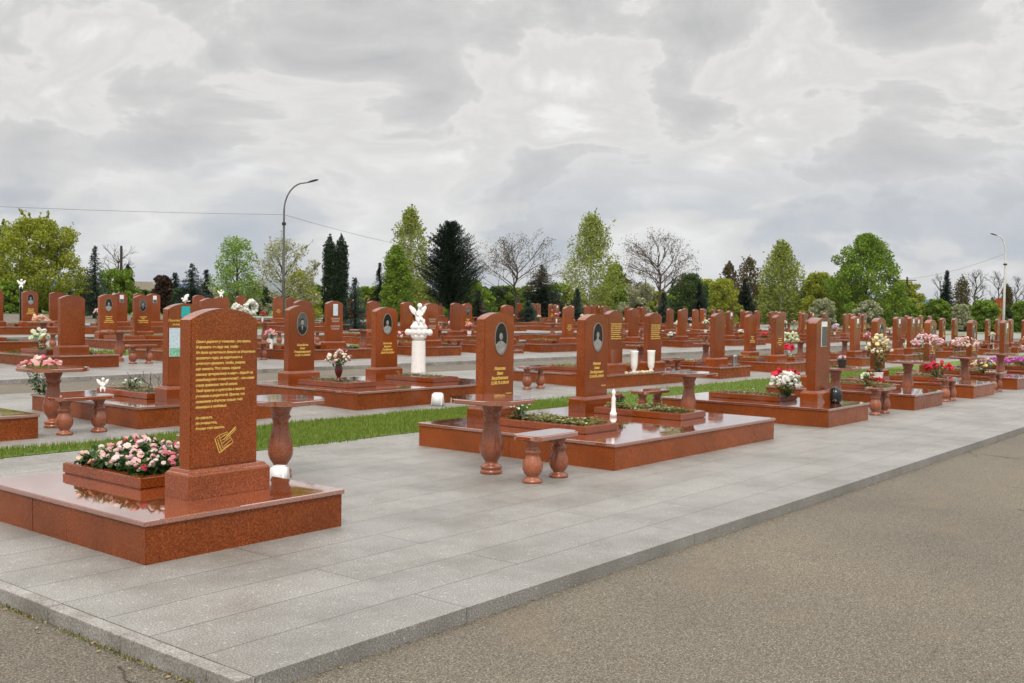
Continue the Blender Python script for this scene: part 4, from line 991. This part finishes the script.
        cfg = {  # trunk fraction, clumps, leaves, material, clump radius factor, shape exponent
         'willow': (.05, 80, 15000, 'l_yellow', .20, 'dome'), 'lightleaf': (.2, 26, 1500, 'l_birch', .22, 'dome'), 'young': (.22, 26, 2600, 'l_fresh', .24, 'cone'),
         'blossom': (.12, 46, 2600, 'l_bloom', .17, 'dome'), 'blossom_bush': (.0, 22, 2200, 'l_bloom', .26, 'dome'), 'birch': (.12, 70, 4800, 'l_birch', .19, 'tall'),
         'green': (.03, 40, 5200, 'l_green', .24, 'tall'), 'linden': (.05, 85, 12000, 'l_green', .17, 'tall'), 'yellow_green': (.03, 36, 4200, 'l_yellow', .22, 'dome'),
         'yellow_bush': (0, 26, 2600, 'l_yellow', .26, 'dome'), 'round_green': (0, 34, 4200, 'l_green', .26, 'dome'), 'round_dark': (0, 34, 4200, 'l_dark', .26, 'dome'),
         'brown': (.1, 40, 1700, 'l_brown', .2, 'tall'), 'yew_dark': (0, 24, 2600, 'l_red', .28, 'dome')}[kind]
        tf, nc, n, mat, cr, shape = cfg
        if kind in ('birch',): bark = 'bark_birch'
        tube(bm, [(0,0,-.2),(r.gauss(0,.04),0,h*.3),(r.gauss(0,.08),r.gauss(0,.08),h*.8)], [h*.016+.03, h*.011+.02, .015], 6)
        ends = []
        for k in range(nc):
            f = (k+.5)/nc; z = tf+(1-tf)*f
            if shape == 'dome': prof = math.sqrt(max(0, 1-(max(0, z-.32)/.72)**2))*(.78+.22*min(1, z/.3))
            elif shape == 'cone': prof = min(1, (z-tf+.12)/.25)*(1-.72*max(0, z-.35))
            else: prof = math.sin(PI*min(1, max(.0, (z*.86+.16))))**.62
            a = k*GA; q = math.sqrt(r.uniform(.10, 1)); s_ = r.uniform(.7, 1.25)*cr*min(R2, h*.35)*1.5
            rx = max(0, R2*prof-s_*.6)*q
            bx, by, bz = rx*math.cos(a), rx*math.sin(a), h*z-s_*.5
            bz = min(bz, h-s_*1.05); blobs.append((bx, by, max(bz, s_*.7), s_, s_, s_*(.8 if kind != 'birch' else 1.25)))
            if k % 2 == 0:
                b0 = Vector((0, 0, max(.1, (bz-.3*math.hypot(bx, by))*.75))); e = Vector((bx, by, bz)); tube(bm, [b0, b0.lerp(e, .5)+Vector((0,0,.06)), e], [.035+h*.003, .025, .008], 4); ends.append(e)
        if kind in ('willow', 'blossom', 'lightleaf', 'birch', 'brown'):     # loose outer twigs
            for k in range(90 if kind != 'willow' else 150):
                b_ = r.choice(blobs); d = Vector((b_[0]*.6, b_[1]*.6, 1.2 if kind != 'birch' else .8)).normalized()+Vector((r.gauss(0,.25), r.gauss(0,.25), 0)); s0 = Vector(b_[:3]); L_ = r.uniform(.35, .9)*b_[3]*2.0
                e = s0+d*L_; tube(bm, [s0, s0+d*L_*.6, e+Vector((0,0,-.1 if kind == 'willow' else 0))], [.014, .010, .005], 3)
                for m_ in range(3): p_ = s0+d*L_*(.4+.3*m_); blobs.append((p_.x, p_.y, p_.z, .09, .09, .12))
    link('trunk', mesh('trunk', bm, M[bark]), t)
    link('crown', quadmesh('crown', cloud_leaves(r, blobs, int(n*2.5), size), M[mat]), t)
    return t
TREES = [
 ('willow',33.7,70.5,7.06,6.62,40), ('lightleaf',36.2,81.7,7.23,2.14,4), ('spruce',30.5,56.9,4.51,1.51,95), ('bare',44.2,78.1,5.90,2.93,117),
 ('round_green',37.8,67.0,3.43,3.43,117), ('cypress',42.6,73.7,3.85,0.66,128), ('yew_dark',43.3,69.7,3.11,1.61,163), ('conifer',48.5,76.0,3.54,1.94,176),
 ('spruce',42.5,64.4,3.95,2.60,192), ('conifer',46.7,68.7,3.66,1.98,206), ('young',34.9,48.3,5.36,2.80,236), ('blossom',39.2,49.3,5.55,4.40,283),
 ('arbor',41.1,47.0,5.70,0.78,330), ('arbor',41.8,46.7,5.75,0.78,341), ('spruce',32.6,35.2,2.78,1.43,356), ('conifer',52.9,54.7,4.53,1.26,379),
 ('green',49.5,49.4,5.74,2.47,396), ('birch',57.2,55.7,9.27,3.62,409), ('pine',46.0,40.9,6.72,3.88,450), ('bare_big',73.0,57.1,8.65,8.01,516),
 ('round_green',66.4,57.1,3.74,4.51,470), ('conifer',85.3,63.5,5.88,4.78,541), ('spruce',61.0,46.2,1.90,1.75,528), ('birch',86.4,57.8,11.23,5.93,590),
 ('spruce',67.8,46.3,3.05,1.52,577), ('green',99.4,63.2,6.78,3.57,615), ('bud',79.3,45.1,8.77,6.12,660), ('blossom_bush',87.5,52.2,4.24,4.54,641),
 ('round_dark',95.4,50.9,5.61,4.56,690), ('yellow_bush',87.8,43.1,4.84,3.13,722), ('round_green',100.4,72.7,4.35,6.29,556), ('brown',109.4,50.8,7.97,4.05,748),
 ('birch',106.7,45.5,9.52,5.01,781), ('brown',117.7,57.7,7.66,2.85,728), ('yellow_green',106.8,41.1,6.24,4.89,818), ('linden',104.7,35.1,10.31,8.05,865),
 ('conifer',101.7,47.5,5.11,2.45,745), ('blossom_bush',86.2,32.2,2.98,2.34,824), ('blossom_bush',91.4,30.1,2.96,2.78,868), ('green',113.1,33.4,3.21,2.67,908),
 ('cypress_cone',124.2,32.5,7.02,2.50,946), ('poplar',133.9,33.4,6.66,1.65,961), ('bare',155.1,37.3,8.59,3.20,975), ('bare',164.4,36.5,8.69,3.65,997),
 ('bare',161.8,33.3,7.86,2.97,1016), ('round_green',115.2,30.8,3.53,3.11,938), ('round_green',112.6,25.3,3.49,3.18,984), ('blossom_bush',108.3,26.4,2.97,2.07,962),
 ('round_green',87.3,69.5,3.70,6.83,510), ('yellow_green',103.6,62.3,3.57,7.31,640), ('round_dark',113.9,49.5,4.31,4.87,775), ('conifer',81.6,42.2,3.88,1.67,700),
 ('spruce',74.8,42.0,2.96,1.22,664), ('yellow_bush',45.1,54.8,3.72,2.90,300), ('round_green',49.9,82.3,2.00,2.79,150), ('conifer',50.2,42.1,2.47,1.37,478),
 ('bare',163.1,44.5,8.29,3.12,940), ('poplar',150.6,32.0,6.19,1.25,1006), ('round_green',129.7,25.6,3.71,2.86,1020), ('round_green',57.7,61.4,2.78,2.59,366),
 ('round_green',59.5,56.1,2.49,3.37,425), ('round_green',30.0,67.1,2.19,2.06,10), ('spruce',27.5,54.2,1.65,0.94,70), ('green',69.6,72.2,2.61,5.00,379),
 ('yellow_bush',71.6,72.9,3.30,6.44,389), ('round_green',65.6,64.4,3.73,4.80,406), ('green',66.4,65.1,3.19,5.14,407), ('yellow_bush',72.0,64.4,2.78,5.25,452),
 ('round_dark',76.3,62.2,3.34,6.26,497), ('round_green',76.5,62.1,2.84,6.46,499), ('round_dark',103.1,82.3,3.84,6.15,510), ('yellow_bush',98.6,74.9,3.93,7.17,533),
 ('brown',100.3,70.6,3.10,5.60,569), ('round_dark',103.4,64.6,3.53,7.88,623), ('brown',102.4,63.8,5.10,7.43,624), ('round_dark',103.7,64.3,3.79,7.51,626),
 ('yellow_bush',114.9,67.6,4.06,6.42,651), ('yellow_bush',114.7,65.8,3.81,8.34,662), ('round_green',119.1,64.5,5.17,5.40,687), ('round_green',113.7,60.5,3.75,8.09,694),
 ('yellow_green',125.6,65.1,5.80,5.47,706), ('yellow_green',126.0,64.7,5.26,5.89,710), ('round_dark',121.4,61.8,5.01,7.02,713), ('yellow_bush',130.2,63.8,4.70,5.86,730),
 ('brown',127.4,58.6,5.11,6.75,755), ('round_dark',118.4,52.6,4.01,6.23,767), ('yellow_green',122.9,53.4,4.90,4.98,776), ('yellow_bush',129.0,50.2,5.67,6.42,818),
 ('round_dark',126.3,49.2,6.11,7.08,818), ('green',123.6,46.1,4.26,6.86,833), ('round_dark',133.0,49.5,6.49,5.45,835), ('yellow_green',130.8,47.9,5.89,6.68,840),
 ('yellow_green',140.2,42.7,6.41,5.92,903), ('round_green',41.1,82.0,2.20,4.31,60), ('round_dark',39.1,84.5,1.71,4.31,22), ('round_dark',42.7,80.0,1.80,2.59,90),
 ('round_dark',45.5,76.6,1.96,2.07,140), ('round_dark',47.9,73.6,2.19,3.80,185), ('round_dark',51.9,68.7,2.50,2.59,258), ('round_green',54.7,65.2,2.81,2.59,310),
 ('yellow_bush',57.7,61.4,2.35,2.24,366), ('round_dark',125.3,26.8,3.13,3.03,1000), ('yellow_bush',119.8,33.6,2.98,2.80,925), ('round_green',123.0,29.7,2.90,2.33,968),
]
DESC = {'willow':'big round yellow-green willow with loose drooping tips','lightleaf':'thin pale leafy tree','spruce':'blue-grey spruce','bare':'bare leafless tree','round_green':'rounded green bush','cypress':'small dark columnar cypress',
 'yew_dark':'dark reddish shrub','conifer':'dark fir','young':'slim young tree with bright fresh leaves','blossom':'white blossoming tree with upright twigs','arbor':'tall dark columnar cypress','green':'dense fresh green tree','birch':'airy birch with thin new leaves',
 'pine':'broad near-black yew with upswept branches','bare_big':'wide bare brown tree','bud':'sparse round-crowned tree with dark buds','blossom_bush':'pale blossoming bush','round_dark':'dark green bush','yellow_bush':'yellow-green bush',
 'brown':'brownish budding tree','yellow_green':'low yellow-green tree','linden':'largest bright green oval-crowned tree','cypress_cone':'dark cone-shaped spruce','poplar':'narrow brownish poplar'}
POS = {}
def near(k, u):
    if u < 110: return 'at the far left'
    if u < 230: return 'left of the tall lamp post'
    if u < 300: return 'beside the tall left lamp post'
    if u < 385: return 'around the pair of dark columns'
    if u < 440: return 'behind the white angel column'
    if u < 500: return 'behind the left portrait headstone'
    if u < 570: return 'between the dark yew and the central birch'
    if u < 630: return 'near the central white lamp post'
    if u < 700: return 'right of the central birch'
    if u < 760: return 'left of the right-hand birch'
    if u < 840: return 'between right-hand birch and oval tree'
    if u < 930: return 'by the big oval tree'
    return 'near the right lamp post'
seen = {}
for i, (kind, x, y, h, w_, u) in enumerate(TREES):
    lab = DESC[kind]+' '+near(kind, u); seen.setdefault(lab, []).append(i)
for i, (kind, x, y, h, w_, u) in enumerate(TREES):
    lab = DESC[kind]+' '+near(kind, u); L = seen[lab]
    if len(L) > 1:
        L2 = sorted(L, key=lambda q: TREES[q][5]); lab = ['leftmost ', 'second ', 'third ', 'fourth ', 'fifth '][L2.index(i)]+lab
    tree(kind, x, y, h, w_, lab, 100+i)
# low far-off woods behind everything
vs, fs = [], []
R_ = np.random.RandomState(5); blobs = []
for k in range(520):
    a = math.radians(90-51+R_.uniform(-36, 36)); d = R_.uniform(230, 420); x, y = -2.8+d*math.cos(a), -3.7+d*math.sin(a); s = R_.uniform(2, 4.6)
    blobs.append((x, y, 1.2+s*.5, s*2.0, s*2.0, s*R_.uniform(.5, .95)))
tag(link('distant_woods', quadmesh('distant_woods', cloud_leaves(random.Random(4), blobs, 30000, .62), M['l_dark'])), 'low belt of distant woods along the horizon', 'woods', kind='stuff')
# clipped hedge behind the last graves (middle of the picture)
# ------------------------------------------------------------------ lamps, poles, wires
def lamp(x, y, h, arm, az, mat, label, r0=.075):
    t = thing('street_lamp', label, 'lamp post', (x, y, gz(x, y)), 0)
    bm = bmesh.new(); ca, sa = math.cos(az), math.sin(az); hb = h*.80
    pts = [(0,0,-.2),(0,0,h*.4),(0,0,hb)]; rad = [r0*1.3, r0, r0*.75]
    for k in range(1, 9):
        f = k/8; a = f*PI/2*.86; rr_ = (h-hb)
        pts.append((ca*arm*(1-math.cos(a))*.9, sa*arm*(1-math.cos(a))*.9, hb+rr_*math.sin(a))); rad.append(r0*.6)
    pts.append((ca*arm, sa*arm, h+.01)); rad.append(r0*.5); tube(bm, pts, rad, 8); link('pole', mesh('pole', bm, M[mat], True), t)
    bm = bmesh.new(); L = .62; q = Vector((ca, sa, .28)).normalized(); p0 = Vector(pts[-1]); s = Vector((-sa, ca, 0))
    pr = [(0,.05,.04),(.12,.10,.07),(.42,.15,.09),(.60,.12,.06),(.68,.04,.02)]; rings = []
    for d, wd, ht in pr:
        c_ = p0+q*d; rings.append([bm.verts.new(c_+s*wd*math.cos(k*PI/4)+Vector((0,0,1))*ht*math.sin(k*PI/4)*(1 if k <= 4 else .5)) for k in range(8)])
    for a, b_ in zip(rings, rings[1:]):
        for k in range(8): bm.faces.new((a[k], a[(k+1)%8], b_[(k+1)%8], b_[k]))
    bm.faces.new(rings[0][::-1]); bm.faces.new(rings[-1]); link('lamp_head', mesh('lamp_head', bm, M['pole_d'], True), t)
    bm = bmesh.new(); tube(bm, [(0,0,h*.70),(0,0,h*.70+.16)], r0*1.6, 8); link('bracket', mesh('bracket', bm, M['pole_d']), t)
    return t
azr = math.atan2(Rv.y, Rv.x)
lamp(35.4, 44.5, 8.33, 1.35, azr, 'pole_g', 'tall grey curved street lamp standing on the left among the blossom', .075)
lamp(106.60, 22.00, 9.70, .9, azr+PI, 'pole_w', 'whitewashed curved street lamp near the right edge', .11)
lamp(90.90, 62.90, 7.61, 1.6, azr, 'pole_w', 'pale street lamp in front of the central birch', .09)
def wpole(x, y, h, cross, label):
    t = thing('utility_pole', label, 'pole', (x, y, gz(x, y)), 0); bm = bmesh.new(); tube(bm, [(0,0,-.2),(0,0,h*.5),(0,0,h)], [.16,.14,.11], 8); link('pole', mesh('pole', bm, M['pole_d']), t)
    if cross:
        for k in range(2):
            bm = bmesh.new(); z = h-.45-.6*k; c_ = 1.15-.25*k
            box(bm, -c_, c_, -.05, .05, z, z+.1); o = link('crossarm', mesh('crossarm', bm, M['pole_d']), t, rz=azr)
            bm = bmesh.new()
            for q in (-1, -.5, .5, 1): lathe(bm, [(.03,z+.102),(.05,z+.14),(.04,z+.22)], 8, q*c_*.9, 0)
            link('insulators', mesh('insulators', bm, M['white']), t, rz=azr)
WP = [(48.2,84.4,6.06,False,'dark wooden utility pole behind the trees at the left'),
 (114.3,55.4,6.87,False,'dark slim utility pole left of the right-hand birch'),
 (116.3,42.3,6.87,False,'dark slim utility pole left of the big oval tree'),
 (128.1,38.4,6.27,True,'dark utility pole with two crossarms right of the big oval tree')]
for (x, y, h, c_, lab) in WP: wpole(x, y, h, c_, lab)
def wire(a, b_, sag, label, r_=.010):
    bm = bmesh.new(); pts = []
    for k in range(17):
        f = k/16; p_ = Vector(a).lerp(Vector(b_), f); p_.z -= sag*4*f*(1-f); pts.append(p_)
    tube(bm, pts, r_, 4); tag(link('cable', mesh('cable', bm, M['wire'])), label, 'cable')
lz = gz(0, 44.5)+6.45
wire((2.0, 74.0, lz+1.2), (35.4, 44.5, lz), .5, 'thin cable running left from the tall street lamp')
wire((35.4, 44.5, lz), (80.0, 62.0, lz+.1), .7, 'thin cable running right from the tall street lamp')
wire((106.60, 22.00, 9.70*.82+.3), (128.10, 38.40, 6.27+.4), .4, 'thin cable from the right street lamp to the crossarm pole', .012)
khachkar(116.60, 24.80, 3.69, 1.00)
# ------------------------------------------------------------------ houses far behind
def house(x, y, W_, D_, hw, hr, wall, roof, label, rz=azr, wins=3):
    t = thing('house', label, 'house', (x, y, 1.25), rz); bm = bmesh.new(); box(bm, -W_/2, W_/2, 0, D_, -1, hw); link('wall', mesh('wall', bm, M[wall]), t)
    bm = bmesh.new(); prism(bm, [(-W_/2-.3, hw+.003), (W_/2+.3, hw+.003), (W_/2-1.0, hw+hr), (-W_/2+1.0, hw+hr)], -.3, D_+.3); link('roof', mesh('roof', bm, M[roof]), t)
    for k in range(wins):
        x_ = -W_/2+W_*(k+.5)/wins; bm = bmesh.new(); box(bm, x_-.5, x_+.5, -.04, -.003, 1.0, 2.3); w2 = link('window', mesh('window', bm, M['winglass']), t)
        bm = bmesh.new(); box(bm, x_-.58, x_+.58, -.09, -.003, .90, .998); link('sill', mesh('sill', bm, M['white']), w2)
    return t
house(99, 170, 11, 7, 3.4, 1.7, 'wall', 'roof_r', 'pale house with a low rusty roof behind the trees on the left')
house(94, 182, 7, 7, 3.9, 1.5, 'wallw', 'roof_b', 'small white house left of the rusty roofed one')
house(128, 196, 12, 8, 3.2, 1.6, 'wall', 'roof_r', 'long low house behind the slim young tree')
house(139, 222, 9, 8, 4.6, 1.8, 'wallw', 'roof_b', 'house with a blue roof behind the slim young tree')
house(296, 93, 22, 12, 5.2, .8, 'wallw', 'roof_b', 'long white building beyond the trees on the right', wins=9)
house(272, 84, 9, 9, 3.4, 1.2, 'wallw', 'roof_b', 'small white house in front of the long white building')
house(255, 66, 10, 9, 2.6, 1.2, 'wallw', 'roof_b', 'pale house low on the horizon left of the right lamp post')
# ------------------------------------------------------------------ hills and haze
m, nt, b = newmat('forested_hill'); v = wcoords(nt)
nt.links.new(ramp(nt, noise(nt, v, .004, 5), [(.35, (.035,.055,.045)), (.65, (.075,.10,.07))]), b.inputs['Base Color']); b.inputs['Roughness'].default_value = .95; M['hill'] = m
bm = bmesh.new(); n = 160; rows_ = []
for q in range(7):
    row_ = []
    for k in range(n+1):
        a = math.radians(90-51-42+84*k/n); d = 8600+q*420; hp = math.sin(PI*q/6)
        hh = 205+45*math.sin(k*.13+1)+26*math.sin(k*.31)+14*math.sin(k*.83+2)+8*math.sin(k*1.9)
        row_.append(bm.verts.new((d*math.cos(a), d*math.sin(a), -5+hh*hp*(1+.05*math.sin(q*2.1+k*.5)))))
    rows_.append(row_)
for a, b_ in zip(rows_, rows_[1:]):
    for k in range(n): bm.faces.new((a[k], a[k+1], b_[k+1], b_[k]))
tag(link('hills', mesh('hills', bm, M['hill'], True)), None, None, kind='structure')
m = bpy.data.materials.new('haze_air'); m.use_nodes = True; nt = m.node_tree; nt.nodes.remove(nt.nodes['Principled BSDF'])
pv = nt.nodes.new('ShaderNodeVolumePrincipled'); pv.inputs['Color'].default_value = (.80,.86,.95,1); pv.inputs['Density'].default_value = .00007; pv.inputs['Anisotropy'].default_value = .2
nt.links.new(pv.outputs[0], nt.nodes['Material Output'].inputs['Volume'])
bm = bmesh.new(); box(bm, -15000, 15000, -4000, 15000, -7, 360); tag(link('haze', mesh('haze', bm, m)), 'pale blue haze in the air over the plain', 'haze', kind='stuff')
